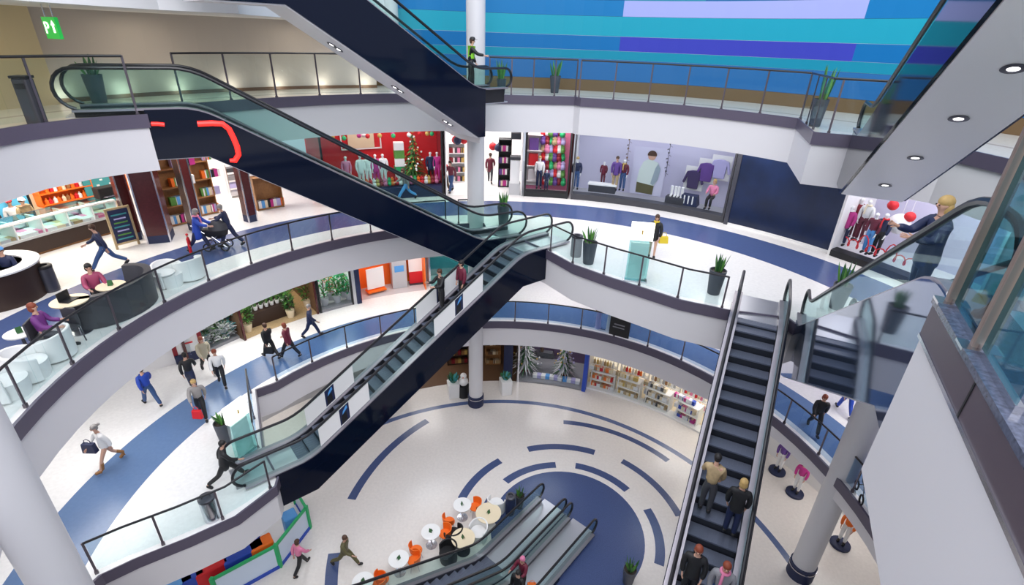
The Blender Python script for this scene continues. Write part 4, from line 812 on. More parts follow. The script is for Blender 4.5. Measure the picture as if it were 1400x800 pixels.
for p0, p1, mt, lab, zb in ((60, 132, 'orange', 'long orange shelf of jars on the wall behind the food counter', 1.12), (158, 178, 'orange', 'short orange shelf of jars right of the teal menu panel', 1.12), (66, 130, 'cream', 'lit cream shelf below the orange one behind the food counter', .66)):
    R = RD+1.55; zz = shelf(lab, p0, p1, R, L2+zb, .95 if mt == 'orange' else .44, 2 if mt == 'orange' else 1, mt)
    boxes('jar standing on the %s' % lab, 'jar', 'jar', [(p, r) for z in zz for p, r in grid(p0+2, p1-2, R+.12, [z], 12 if p1-p0 > 30 else 5)], (.13, .13, .24), ['orange', 'red', 'white', 'orange', 'cream', 'wood'] if mt == 'orange' else ['cream', 'gold', 'white'], 'jars on the %s' % lab, 'bottle')
p, a = IP(145, RD+1.6, L2+1); t = thing('menu_sign', 'teal menu panel between the orange shelves behind the food counter', 'sign', (p.x, p.y, L2+.85), a-PI/2); MB().box((0, 0, .7), (1.25, .08, 1.5)).build('panel', ['teal'], t); m = MB()
for k in range(5): m.box((-.3+.15*k, -.05, .5+.2*(k % 3)), (.1, .02, .06))
m.build('drawing', ['white'], t); MB().box((0, -.06, 1.3), (.4, .03, .25)).build('lamp_picture', ['gold'], t)
p, a = IP(22, RD+1.7, L2+.9); t = thing('video_screen', 'blue screen with a dark frame at the far left behind the counter', 'screen', (p.x, p.y, L2+.8), a-PI/2); MB().box((0, 0, .5), (1.3, .06, 1.05)).build('frame', ['black'], t, False, .01); mat('screen_blue', (.1, .4, .6), .3, emit=(.06, .30, .40), es=.35); MB().box((0, -.04, .5), (1.1, .02, .9)).build('display', ['screen_blue'], t)
p, a = IP(147, RD+.45, L2+1.3); t = thing('coffee_machine', 'black coffee machine on the food counter', 'coffee machine', (p.x, p.y, L2+1.29), a-PI/2); MB().box((0, 0, .22), (.7, .45, .44)).build('body', ['black'], t, False, .03); m = MB(); m.box((0, -.25, .1), (.5, .08, .05)); m.tube([(-.15, -.24, .12), (-.15, -.34, .1)], .02, 6); m.tube([(.15, -.24, .12), (.15, -.34, .1)], .02, 6); m.build('spouts', ['steel'], t)
p, a = IP(180, 16.6, L2); t = thing('menu_board', 'wood-framed chalk menu board standing beside the marble pillar', 'sign', at(182, 334, L2)+Vector((0, -.25, 0)), a-PI/2-.1); m = MB(); m.box((-.36, 0, .75), (.07, .06, 1.5)); m.box((.36, 0, .75), (.07, .06, 1.5)); m.box((0, 0, 1.48), (.79, .06, .07)); m.box((0, 0, .18), (.79, .06, .07)); m.build('frame', ['tan'], t); MB().box((0, 0, .83), (.66, .03, 1.24)).build('slate', ['navy'], t); m = MB()
for k in range(7): m.box((0, -.022, .35+.15*k), (.5-.06*(k % 3), .008, .05), 0, k % 3)
m.build('chalk_writing', ['teal', 'leaf2', 'lavender'], t)
def mpillar(px0, px1, py, wd=.9):
    a = at(px0, py, L2); b = at(px1, py-3, L2); d = (b-a); rz = math.atan2(d.y, d.x); c = (a+b)/2; L = d.length; nn = Vector((-d.y, d.x, 0)).normalized(); c = c+nn*wd/2
    m = MB(); m.box((c.x, c.y, L2+.3+(H2-.3)/2), (L, wd, H2-.3), rz, 0); m.box((c.x, c.y, L2+.15), (L*1.02, wd*1.02, .3), rz, 1)
    for s in (-1, 1):
        e = c+Vector((d.x, d.y, 0)).normalized()*s*L/2-nn*wd/2; m.box((e.x, e.y, L2+H2/2), (.05, .05, H2), rz, 2)
    struct('pillar', m, ['marble', 'navy', 'steel'])
mpillar(203, 234, 334); mpillar(268, 279, 318, .5); mpillar(341, 352, 305, .4); mpillar(182, 196, 330, .6)
RS = 16.7
m = MB(); m.arcbox(RS+3.4, RS+3.6, ang(236, RS, L2), ang(392, RS, L2), L2, L2+H2); struct('wall_shop', m, ['white'])
for (p0, p1, R, lab, n) in ((234, 266, RS, 'wooden shop shelf right of the first marble pillar', 4), (276, 300, RS+.5, 'wooden shelf right of the second marble pillar', 4), (353, 389, RS-.4, 'wooden-based display case right of the last marble pillar', 1)):
    zz = shelf(lab, p0, p1, R, L2, 3.1 if n == 4 else 1.5, n, 'wood')
    boxes('small pale box on the %s' % lab, 'box', 'goods_box', [(p, r) for z in zz for p, r in grid(p0+2, p1-2, R+.18, [z], 8)], (.2, .22, .34), ['white', 'sky', 'cream', 'black', 'magenta', 'white', 'lavender', 'orange', 'leaf2'], 'goods on the %s' % lab)
for i, (px, z) in enumerate(((312, 2.6), (337, 2.3))):
    p, a = IP(px, RS+3.2, L2+z); t = thing('framed_picture', ['small wood-framed picture high on the white shop wall', 'framed picture of a figure by the last marble pillar'][i], 'picture', (p.x, p.y, L2+z), a-PI/2); MB().box((0, 0, .25), (.8, .05, .5)).build('frame', ['wood'], t); MB().box((0, -.03, .25), (.65, .02, .36)).build('picture', [('cream', 'lavender')[i]], t)
p, a = IP(327, RS+2.6, L2); t = thing('drawer_rack', 'grey rack of trays in the white shop doorway', 'rack', (p.x, p.y, L2), a-PI/2); 
for k in range(4): MB().box((0, 0, .2+.38*k), (.8, .4, .2)).build('tray', [('lgrey', 'lavender', 'grey', 'darkgrey')[k]], t, False, .01)
for s in (-.4, .4): MB().box((s, 0, .8), (.03, .4, 1.6)).build('side_frame', ['steel'], t)
p, a = IP(292, RS+1.0, L2+3.3); t = thing('pendant_lamp', 'wide black pendant lamp hanging over the left shop doorway', 'lamp', (p.x, p.y, L2+2.9), 0); m = MB(); m.lathe([(.62, 0), (.6, .12), (.3, .38), (.05, .45)], (0, 0, 0), 24); m.build('shade', ['black'], t, True); MB().tube([(0, 0, .44), (0, 0, H2-2.9)], .012, 6).build('cord', ['black'], t)
area('shop_lamp', pol(ang(310, RS, L2), RS+1.6, L2+3.7), 3, 420, (1, .95, .9), (0, 0, ang(310, RS, L2)))
# ---- level one: plants, flowers, orange bank, glass
R1 = 14.5
bay(256, 332, R1+.4, L1, 1.7, 'white', H1, (.12, 'grey'), 'marble', 'glass_shop', 220, (1, 1, .95))
bay(334, 436, R1, L1, 5, 'tan', H1, None, 'marble', None, 200, (1, .85, .65), 'brown', floor='tan')
bay(438, 484, R1, L1, 1.8, 'white', H1, (.12, 'grey'), 'black', 'glass_shop', 160, (.95, 1, .95))
bay(494, 583, R1+.2, L1, 1.35, 'orange', H1, None, None, None, 110, (1, .9, .8), 'orange', floor='lgrey')
bay(587, 700, R1+.6, L1, 1.4, 'teal', H1, None, 'steel', 'glass_teal', 60, (.9, 1, 1))
m = MB(); m.arcbox(R1, R1+.3, ang(484, R1, L1), ang(488.5, R1, L1), L1, L1+H1, 1, 0); m.arcbox(R1-.1, R1+.4, ang(488.5, R1, L1), ang(494.5, R1, L1), L1, L1+H1, 1, 1); struct('wall_left', m, ['white', 'navy'])
for i, (px, r, h, c) in enumerate(((263, .55, 1.7, 0), (272, .95, 2.3, 0), (283, .5, 1.5, 1), (292, .9, 2.4, 1), (303, .5, 1.8, 0), (313, .7, 2.3, 2), (323, .5, 2.0, 2))):
    p, a = IP(px, R1+.4+r, L1); shrub('%s in the white-backed plant window, %s of seven' % (('snowy white bush', 'pale silver bush', 'blue-green bush')[c], ('first', 'second', 'third', 'fourth', 'fifth', 'sixth', 'seventh')[i])+' from left', (p.x, p.y, L1+.12), h, .6, 'white', 20+i, 120, 'bushes in the plant window', (('white', 'leaf'), ('leaf', 'lgrey'), ('teal', 'leaf'))[c])
for i, px in enumerate((262, 272, 282, 293, 304, 315)):
    p, a = IP(px, R1+.75, L1); t = thing('low_bush', 'low pale bush along the front of the white-backed plant window', 'plant', (p.x, p.y, L1+.12), i, 'low bushes in the plant window'); m = MB(); random.seed(90+i)
    for k in range(70): q = random.uniform(0, 6.28); z = random.uniform(.05, .55); rr = .32*math.sqrt(random.random()); m.leaf((rr*.6*math.cos(q), rr*.6*math.sin(q), z), ((rr+.2)*math.cos(q), (rr+.2)*math.sin(q), z+random.uniform(0, .25)), .05, (0, 0, .03), k % 3, 3)
    m.build('leaves', ['white', 'lgrey', ('leaf', 'leaf2', 'teal')[i % 3]], t, True); m = MB(); m.tube([(0, 0, 0), (0, 0, .4)], .03, 6); m.build('stem', ['brown'], t)
for i, (px, r, h, rr, l) in enumerate(((340, .6, 1.7, .4, 'slim green shrub at the left of the flower shop entrance'), (398, .5, 1.8, .5, 'bright green shrub in a white pot right of the flower stand'), (421, 1.0, 2.2, .6, 'dark green bush at the right of the flower shop entrance'))):
    p, a = IP(px, R1+r, L1); shrub(l, (p.x, p.y, L1+.012), h, rr, 'cream', 40+i, 110)
p0, a = IP(370, R1+1.1, L1); t = thing('flower_stand', 'dark brown wooden flower stand in the first-level flower shop', 'stand', (p0.x, p0.y, L1+.012), a-PI/2); MB().box((0, 0, .35), (2.1, .8, .7)).build('box', ['dkbrown'], t, False, .02); MB().box((0, .2, .85), (2.1, .4, .3)).build('upper_step', ['dkbrown'], t, False, .02)
for i in range(8):
    q = p0+Vector((math.cos(a-PI/2), math.sin(a-PI/2), 0))*(-.9+.257*i); planter('small white pot of greenery on the dark flower stand', Vector((q.x, q.y, L1+.72))-Vector((math.cos(a), math.sin(a), 0))*.15, .22, .11, 'wide', 'white', 8, .55, 60+i, 'white pots on the flower stand')
for i, (px, r, h) in enumerate(((445, .5, 2.1), (453, .9, 2.4), (462, .45, 1.6), (471, .8, 2.2), (478, .5, 1.4))):
    p, a = IP(px, R1+r, L1); shrub('leafy green bush in the right plant window of the first level, %s from left' % ('first', 'second', 'third', 'fourth', 'fifth')[i], (p.x, p.y, L1+.12), h, .5, 'lgrey', 70+i, 90, 'bushes in the right plant window', ('leaf2', 'kgreen') if i != 1 else ('orange', 'leaf2'))
p, a = IP(515, R1+.75, L1); t = thing('advert_board', 'white slanted advert board standing in the orange shop', 'sign', (p.x, p.y, L1+.012), a-PI/2+.15); MB().box((0, 0, .85), (.95, .06, 1.15)).build('sheet', ['white'], t); m = MB(); m.box((0, .05, .15), (1.0, .5, .08)); m.tube([(-.4, .2, .1), (-.4, .03, 1.2)], .02, 6); m.tube([(.4, .2, .1), (.4, .03, 1.2)], .02, 6); m.build('stand', ['orange'], t)
p, a = IP(546, R1+1.1, L1); t = thing('cash_machine', 'grey cash machine with a round blue emblem in the orange shop', 'cash machine', (p.x, p.y, L1+.012), a-PI/2); MB().box((0, 0, .8), (.8, .6, 1.6)).build('cabinet', ['lgrey'], t, False, .03); MB().box((0, 0, 2.0), (.85, .55, .8)).build('sign_head', ['white'], t, False, .02); m = MB(); m.lathe([(.26, 0), (.26, .03), (.001, .03)], (0, 0, 0), 24); o = m.build('emblem', ['blue'], t, True); o.location = (0, -.27, 2.0); o.rotation_euler = (PI/2, 0, 0); MB().box((0, -.3, 1.15), (.5, .04, .35)).build('screen', ['sky'], t)
p, a = IP(570, R1+1.1, L1); t = thing('banner_stand', 'white and red banner stand right of the orange shop', 'banner', (p.x, p.y, L1+.012), a-PI/2); MB().box((0, 0, 1.75), (.8, .06, 2.1)).build('sheet', ['white'], t); MB().box((0, 0, .4), (.8, .07, .7)).build('lower_sheet', ['red'], t); MB().box((0, 0, .03), (.85, .35, .06)).build('foot', ['steel_dark'], t)
p, a = IP(256, 14.6, L1); t = thing('poster_stand', 'red-framed poster stand with pale sheet beside the plant window', 'sign', at(262, 491, L1), rad(37)); m = MB(); m.box((-.48, 0, 1.2), (.16, .1, 2.0)); m.box((.48, 0, 1.2), (.16, .1, 2.0)); m.box((0, 0, 2.2), (1.1, .1, .14)); m.build('frame', ['dkred'], t); MB().box((0, 0, 1.25), (.8, .05, 1.85)).build('sheet', ['white'], t); m = MB(); m.box((0, 0, .18), (1.1, .3, .36)); m.build('base', ['navy'], t)
m = MB()
for k in range(4): m.box((-.05+.03*(k % 2), .035, .8+.3*k), (.4-.08*k, .01, .07)); m.box((.0, -.035, .8+.3*k), (.4-.08*k, .01, .07))
m.build('lettering', ['red'], t)
m = MB(); q0, q1 = at(150, 523, L1), at(248, 494, L1); d = q1-q0; m.box(((q0.x+q1.x)/2, (q0.y+q1.y)/2, L1+.4), (d.length+2, .12, .8), math.atan2(d.y, d.x), 0); struct('wall_left', m, ['paint'])
m = MB(); m.arcbox(17.8, 18, rad(146), rad(205), L1, L1+H1); struct('wall_left', m, ['white'])
m = MB(); m.arcbox(17.8, 18, rad(60), rad(102), L1, L1+H1); m.arcbox(15.8, 16, rad(-40), rad(60), L1, L1+H1); struct('wall_right', m, ['lavender'])
# ---- ground floor shops
R0 = 12.7
bay(560, 706, R0, L0, 4.5, 'dkbrown', H0, None, None, None, 60, (1, .75, .5), 'dkbrown', floor='brown')
bay(707, 797, R0, L0, 2.6, 'plum', H0, (.1, 'grey'), 'steel', 'glass_shop', 110, (1, .92, .95), 'burgundy', floor='grey')
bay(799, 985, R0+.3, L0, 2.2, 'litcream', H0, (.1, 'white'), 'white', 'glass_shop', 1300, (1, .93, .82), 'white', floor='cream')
m = MB(); m.arcbox(R0-.1, R0+.3, ang(795, R0, L0), ang(800, R0, L0), 0, H0, 1); struct('pillar', m, ['blue'])
m = MB(); m.arcbox(R0-.05, R0+.3, ang(688, R0, L0), ang(700, R0, L0), 0, H0, 1); struct('pillar', m, ['navy'])
m = MB(); m.arcbox(14.6, 14.8, rad(-25), rad(36), 0, H0); struct('wall_right', m, ['white'])
m = MB(); m.arcbox(15, 15.2, rad(112), rad(215), 0, H0); struct('wall_left', m, ['lgrey'])
p, a = IP(718, R0+1.0, 0); xtree('frosted christmas tree at the left of the ground-floor purple window', (p.x, p.y, .1), 2.9, .95, True, 11, deco=('white', 'gold'))
p, a = IP(770, R0+1.0, 0); xtree('slim frosted christmas tree at the right of the ground-floor purple window', (p.x, p.y, .1), 2.4, .75, True, 12, deco=('gold', 'lavender'))
p, a = IP(745, R0+1.4, 1.6); t = thing('reindeer_sleigh', 'dark sleigh decoration with antlers hanging between the frosted trees', 'decoration', (p.x, p.y, 1.0), a-PI/2); m = MB(); m.box((0, 0, .1), (1.2, .4, .3), 0, 0, .8); m.tube([(-.7, 0, -.2), (.5, 0, -.2), (.75, 0, .05)], .04, 6); m.build('sled', ['darkgrey'], t, False, .02); m = MB()
for s in (-1, 1): m.tube([(-.1+.1*s, 0, .9), (-.2+.25*s, 0, 1.15), (-.2+.3*s, 0, 1.4)], .035, 6); m.tube([(-.2+.25*s, 0, 1.15), (-.2+.42*s, 0, 1.25)], .03, 6)
m.ball((-.15, 0, .75), .2, 10); m.tube([(-.15, 0, .25), (-.15, 0, .7)], .1, 8); m.build('reindeer', ['brown'], t, True); m = MB(); m.tube([(0, 0, 1.4), (0, 0, H0-1.0)], .01, 5); m.build('cord', ['white'], t)
random.seed(31); boxes('white gift box on the floor of the purple window', 'gift box', 'gift_box', [(Vector((p.x, p.y, .1)), r) for p, r in grid(728, 792, R0+.45, [0], 11)], (.28, .24, .2), ['white', 'lavender', 'white', 'sky'], 'gift boxes in the purple window')
boxes('white snow flake ball hanging in the purple window', 'ornament', 'hanging_bauble', grid(712, 792, R0+.8, [3.0, 2.6], 8, .2, .3), (.3, .3, .3), ['white', 'red', 'white', 'lavender'], 'balls hanging in the purple window', 'ball')
for i, (p0, p1) in enumerate(((806, 842), (846, 884), (888, 926), (930, 966))):
    n3 = ('first', 'second', 'third', 'fourth')[i]; zz = shelf('cream wall shelf in the bright ground-floor shop, %s from left' % n3, p0, p1, R0+1.9, 0, 3.4, 6, 'white', .3, False)
    random.seed(50+i); boxes('small bottle on the %s cream shelf of the bright ground-floor shop' % n3, 'bottle', 'bottle', [(p, r) for z in zz for p, r in grid(p0+2, p1-2, R0+2.02, [z], 9)], (.14, .14, .36), (['cream', 'white', 'tan', 'gold'], ['orange', 'white', 'cream', 'red'], ['white', 'lgrey', 'wood', 'cream'], ['pink', 'white', 'red', 'cream'])[i], 'bottles on the %s cream shelf' % n3, 'bottle')
    q0, q1 = ((806, 838), (842, 872), (880, 912), (922, 950))[i]; zz = shelf('low display table in the bright ground-floor shop, %s from left' % n3, q0, q1, R0+.45, 0, 1.15, 2, 'white', .6, False, 'display table')
    boxes('coloured box on the %s low display table of the bright shop' % n3, 'box', 'goods_box', [(p, r) for z in zz+[1.15] for p, r in grid(q0+2, q1-2, R0+.65, [z], 9)], (.2, .25, .22), (['orange', 'cream', 'red', 'white', 'tan'], ['cream', 'gold', 'white', 'tan', 'cream'], ['darkgrey', 'cream', 'white', 'tan', 'lgrey'], ['white', 'blue', 'cream', 'magenta', 'white'])[i], 'boxes on the %s display table' % n3)
# white boxes with teal bunches, snowman
for i, (px, py) in enumerate(((620, 541), (691, 537))):
    t = thing('flower_tub', 'white box with teal foliage %s of the round column on the ground floor' % ('left', 'right')[i], 'planter', at(px, py, 0), .3); MB().box((0, 0, .45), (.55, .55, .9), 0, 0, 1.08).build('box', ['white'], t, False, .02); m = MB(); random.seed(i)
    for k in range(30): a = k*2.4; m.leaf((.1*math.cos(a), .1*math.sin(a), .9), (.33*math.cos(a), .33*math.sin(a), 1.1+.3*random.random()), .07, (0, 0, .05), k % 2, 3)
    m.build('foliage', ['teal', 'leaf'], t, True)
t = thing('snowman', 'white snowman figure with a black base beside the left white box', 'snowman', at(634, 541, 0)); m = MB(); m.ball((0, 0, .95), .26, 14); m.ball((0, 0, 1.3), .17, 14); m.build('body', ['white'], t, True); m = MB(); m.lathe([(.3, 0), (.3, .7), (.001, .72)], (0, 0, 0), 16); m.build('base', ['black'], t, True); MB().tube([(0, -.16, 1.3), (0, -.26, 1.29)], [.03, .005], 6).build('nose', ['orange'], t)
zz = shelf('dark wooden rack in the brown ground-floor shop right of the column', 664, 684, R0+1.6, 0, 2.6, 4, 'wood'); boxes('bundle of brown bread on the dark wooden rack', 'bread', 'bread_loaf', [(p, r) for z in zz for p, r in grid(665, 683, R0+1.75, [z], 5)], (.22, .3, .22), ['tan', 'wood', 'brown', 'cream'], 'loaves on the dark rack')
zz = shelf('dark rack in the brown ground-floor shop left of the column', 612, 640, R0+1.8, 0, 2.4, 4, 'dkbrown'); boxes('small brown package on the dark rack left of the column', 'package', 'package', [(p, r) for z in zz for p, r in grid(613, 639, R0+1.95, [z], 6)], (.22, .2, .24), ['brown', 'dkred', 'wood', 'gold'], 'packages left of the column')
# parking sign, upper left
p = pol(rad(163), 12.9, L4-1.38); a = at(80, 35, 17.2); t = thing('parking_sign', 'green and white hanging parking sign with letter P and arrow at upper left', 'sign', (-10.95, 13.3, 17.28), rad(-22))
MB().box((0, 0, 0), (.50, .08, .46)).build('panel', ['signgreen'], t, False, .01); m = MB()
for x in (-.15, .15): m.tube([(x, 0, .2), (x, 0, .49)], .012, 6)
m.build('hanger', ['steel'], t)
tx = bpy.data.curves.new('letter', 'FONT'); tx.body = 'P'; tx.size = .36; tx.extrude = .006; to = bpy.data.objects.new('letter', tx); COL.objects.link(to); lm = bpy.data.meshes.new_from_object(to.evaluated_get(bpy.context.evaluated_depsgraph_get())); bpy.data.objects.remove(to); to = bpy.data.objects.new('letter', lm); COL.objects.link(to); to.parent = t; to.location = (-.21, -.048, -.12); to.rotation_euler = (PI/2, 0, 0); lm.materials.clear(); lm.materials.append(MATS['signlit'])
m = MB(); m.sheet([(.10, -.10), (.16, -.10), (.16, .06), (.20, .06), (.13, .16), (.06, .06), (.10, .06)], -.05, -.043); m.build('arrow', ['signlit'], t)
# ---------------------------------------------------------------- the people
def ride(lo, hi, zl, z0, y, side, target, base=1.62):
    """point on an escalator (y metres in from the near side) where a rider's head shows at pixel row target"""
    d = Vector((hi[0]-lo[0], hi[1]-lo[1])); L = d.length; d.normalize(); n = Vector((-d.y, d.x))*side; best = None
    for i in range(240):
        u = L*i/239; q = Vector((lo[0], lo[1]))+d*u+n*y; z = z0+zl(u+.1); py = proj(q.x, q.y, z+base)[1]
        if best is None or abs(py-target) < best[0]: best = (abs(py-target), u, q, z)
    u = round((best[1])/.4)*.4
    return Vector((best[2].x, best[2].y, best[3]+.01)), math.degrees(math.atan2(d.y, d.x))
def zlin(a, b, H): return lambda u: H*min(1, max(0, (u-a)/(b-a)))
person('security guard in a yellow-green vest and black cap at the foot of the black escalator', (-1.75, 20.0, L3+.42), 5, RAIL, 'black', 'black', vest='hivis', cap='black', H=1.7)
# level two
def walker(label, px, py, z, face, **kw): return person(label, at(px, py, z), face, **kw)
h, _ = walker('man in a dark blue jacket and jeans striding past the food counter', 151, 368, L2, 215, pose=STRIDE, top='navy', legs='denim', hair='hairbrown')
h, _ = walker('person in a bright blue long coat and pink scarf beside the pram', 276, 345, L2, 10, pose=PUSH, top='blue', legs='navy', long=.42, scarf='pink', hair='hairgrey', style='bob', H=1.7)
walker('man in navy jacket with a pale bag bending to the pram', 318, 338, L2, 190, pose=PUSH, top='navy', legs='navy', hair='hairgrey')
walker('small child in a red jacket beside the blue coat', 262, 348, L2, 20, pose=STAND, top='red', legs='red', hair='red', style='hood', H=.8)
p = at(300, 341, L2); t = thing('pram', 'black pram between the blue coat and the man in navy', 'pram', p, rad(10)); m = MB(); m.lathe([(.12, .45), (.3, .6), (.33, .8), (.30, .82)], (0, 0, 0), 18, 0, 1.4, .8); m.build('bassinet', ['black'], t, True); m = MB(); m.lathe([(.33, .8), (.30, 1.0), (.15, 1.12), (.001, 1.14)], (.12, 0, 0), 16, 0, 1, .8); m.build('hood', ['darkgrey'], t, True)
for x in (-.3, .3):
    for y in (-.22, .22): m = MB(); m.tube([(.14*math.cos(k*PI/6), 0, .14*math.sin(k*PI/6)) for k in range(12)], .025, 6, 0, True); o = m.build('wheel', ['black'], t, True); o.location = (x, y, .165)
m = MB(); m.tube([(-.35, .2, .16), (.1, .2, .6)], .015, 6); m.tube([(.35, .2, .16), (-.1, .2, .6)], .015, 6); m.tube([(-.35, -.2, .16), (.1, -.2, .6)], .015, 6); m.tube([(.35, -.2, .16), (-.1, -.2, .6)], .015, 6); m.tube([(-.3, -.2, .7), (-.7, -.2, 1.0), (-.7, .2, 1.0), (-.3, .2, .7)], .018, 6); m.build('chassis', ['steel'], t, True)
bag('cream shoulder bag held by the man bending to the pram', at(313, 330, L2)+Vector((0, 0, .95)), 'cream')
q = rim(74, 478, L2, 11.7); person('seated person with red hair in a purple top behind the white tub armchairs', q, 20, SIT, 'dkviolet', 'darkgrey', hair='hairred', style='bob', seat=.45)
t = stool('dark chair carrying the person in the purple top', q+Vector((-.02, -.05, -.06)), rad(20))
q = rim(152, 420, L2, 12.3); person('seated person with dark hair in a pink top on the dark booth sofa', q, math.degrees(hd(q))+150, SIT, 'dkpink', 'black', hair='hairblack', style='bob', seat=.46)
p, a = IP(52, RD+1.3, L2); person('shop assistant in a white cap and tan apron behind the food counter', p, math.degrees(a)+180, STAND, 'tan', 'white', cap='white', vest='tan')
p, a = IP(36, RD+1.5, L2); person('shop assistant in a red cap and white jacket behind the food counter', p, math.degrees(a)+150, STAND, 'white', 'grey', cap='red')
p, a = IP(8, RD+1.4, L2); person('dark-haired person in black behind the food counter at the far left edge', p, math.degrees(a)+150, STAND, 'black', 'black', hair='hairblack')
person('person in a sky blue hat and dark top behind the round brown desk', DESK+Vector((.50, .12, 0)), 290, STAND, 'navy', 'black', hair='hairbrown', cap='sky', H=1.6)
h, _ = walker('woman in a black coat with a yellow scarf on the second-level landing', 890, 352, L2, 250, pose=STAND, top='black', legs='black', long=.3, scarf='yellow', hair='hairbrown', style='long', bare_legs=True)
q = at(890, 352, L2); bag('bright yellow handbag on the arm of the woman in the black coat', Vector((q.x+.33, q.y-.12, L2+1.08)), 'yellow', .36, .28)
walker('person in a pale top and light jeans striding past the red shop', 556, 274, L2, 200, pose=STRIDE, top='hairgrey', legs='sky', hair='hairbrown', style='bob')
for px, r, f, kw in ((617, .5, 250, dict(label='shopper in burgundy coat at the left of the white shop entrance', top='burgundy', legs='denim')), (608, .9, 120, dict(label='shopper in red jacket beside the burgundy coat', top='red', legs='brown', hair='hairred')), (670, 2.4, 90, dict(label='shopper in a dark red coat deep inside the white shop', top='burgundy', legs='darkgrey', long=.3))):
    p, a = IP(px, R2+r, L2+.012); person(kw.pop('label'), p, f, WALK, **kw)
# level one
walker('man in a blue jacket and jeans with a shoulder bag crossing the pale floor', 210, 555, L1, 150, pose=WALK, top='blue', legs='denim', hair='hairbrown')
h, _ = walker('woman in white with a navy bag and brown boots on the blue floor band', 154, 637, L1, 240, pose=WALK, top='white', legs='navy', shoes='wood', hair='hairgrey', style='bun', bare_legs='boots', long=.12)
bag('navy bag slung behind the woman in white', h[1]+Vector((.05, .1, .35)), 'navy', .42, .34, .16)
walker('person in black walking just ahead of the man with the red bag', 266, 534, L1, 120, pose=WALK, top='black', legs='navy', hair='hairblack')
h, _ = walker('man in a grey-blue jacket carrying a red bag on the blue floor band', 279, 571, L1, 300, pose=WALK, top='hairgrey', legs='black', hair='blond')
bag('red carrier bag in the hand of the man in the grey-blue jacket', h[1]+Vector((.1, 0, .0)), 'red', .34, .34)
walker('woman in a beige coat and red cap beside the person in white', 286, 509, L1, 320, pose=WALK, top='beige', legs='black', hair='hairred', style='bob', long=.25)
walker('person in a white jacket and black trousers by the railing corner', 305, 527, L1, 300, pose=WALK, top='white', legs='black', hair='hairred')
h, _ = walker('person in black with a dark bag walking in front of the flower shop', 372, 490, L1, 150, pose=WALK, top='black', legs='black', hair='hairbrown')
bag('black bag swinging beside the person in black at the flower shop', h[-1]+Vector((.0, .1, .05)), 'black', .4, .3)
walker('woman in a burgundy coat and black trousers in front of the flower shop', 398, 489, L1, 170, pose=WALK, top='burgundy', legs='black', hair='hairred', style='bob', long=.3)
walker('man in a navy coat walking past the right pillar of the flower shop', 427, 461, L1, 10, pose=WALK, top='navy', legs='navy', hair='hairgrey', long=.25)
walker('person in a long black coat stepping towards the middle escalator', 313, 659, L1, 30, pose=STRIDE, top='black', legs='black', hair='hairblack', long=.35)
walker('woman with red hair in black behind the right-hand first-level railing', 1110, 590, L1, 250, pose=WALK, top='black', legs='black', hair='hairred', style='bob')
walker('person in lavender beyond the woman in black on the far right of the first level', 1152, 566, L1, 80, pose=WALK, top='lavender', legs='blue', hair='hairgrey')
p = at(1184, 682, L1); t = thing('pram', 'dark pram with a white ball hanging on it on the first level at far right', 'pram', p, rad(70)); m = MB(); m.lathe([(.15, .4), (.32, .55), (.34, .8), (.30, .82)], (0, 0, 0), 18, 0, 1.4, .8); m.build('bassinet', ['black'], t, True); m = MB(); m.lathe([(.34, .8), (.31, 1.02), (.15, 1.15), (.001, 1.17)], (.14, 0, 0), 16, 0, 1, .8); m.build('hood', ['navy'], t, True)
for x in (-.32, .32):
    for y in (-.24, .24): m = MB(); m.tube([(.15*math.cos(k*PI/6), 0, .15*math.sin(k*PI/6)) for k in range(12)], .028, 6, 0, True); o = m.build('wheel', ['black'], t, True); o.location = (x, y, .18)
m = MB(); m.tube([(-.35, .2, .18), (.1, .2, .6)], .015, 6); m.tube([(.35, -.2, .18), (-.1, -.2, .6)], .015, 6); m.tube([(-.35, -.2, .18), (.1, -.2, .6)], .015, 6); m.tube([(.35, .2, .18), (-.1, .2, .6)], .015, 6); m.tube([(-.3, -.2, .7), (-.75, -.2, 1.0), (-.75, .2, 1.0), (-.3, .2, .7)], .018, 6); m.build('chassis', ['steel'], t, True); m = MB(); m.ball((0, -.4, .45), .16, 14); m.build('ball_toy', ['white'], t, True)
# riders
zl = zlin(1.15, 9.85, 5)
p, f = ride(B_lo, B_hi, zl, L1, .95, 1, 372); person('dark-haired rider in black high on the middle escalator', p, f+180, HOLD, 'black', 'black', hair='hairbrown')
p, f = ride(B_lo, B_hi, zl, L1, .5, 1, 360); person('second rider in dark burgundy just above on the middle escalator', p, f+180, STAND, 'burgundy', 'black', hair='hairblack', style='bob')
zl = zlin(1.0, 9.75, 5)
p, f = ride(D_lo, D_hi, zl, L1, 1.12, 1, 629); person('man in a tan jacket on the long right escalator', p, f, dict(STAND, sl=22, el=45, sr=14, lean=8), 'tan', 'darkgrey', hair='hairblack')
p, f = ride(D_lo, D_hi, zl, L1, .50, 1, 662); person('blond woman in a black coat beside the man in tan on the long right escalator', p, f, STAND, 'black', 'navy', hair='blond', style='bob', long=.2)
p, f = ride(D_lo, D_hi, zl, L1, 1.1, 1, 752); person('person in a black coat with red-brown hair at the bottom of the long right escalator', p, f+180, STAND, 'black', 'black', hair='hairred', style='bob', long=.25)
p, f = ride(D_lo, D_hi, zl, L1, .52, 1, 775); person('person in grey with a pink scarf at the bottom of the long right escalator', p, f+180, STAND, 'grey', 'denim', hair='hairred', style='short', scarf='pink')
p = Vector((8.46-.439*7.15+.898*.5, 13.35-.898*7.15-.439*.5, L2+5.25*6.8/9.1+.06)); f = 165; person('blonde woman in a dark coat riding the mirror-clad escalator towards the viewer', p, f+10, HOLD, 'navy', 'black', hair='blond', style='long', long=.3)
zl = zlin(1.9, 10.0, 5)
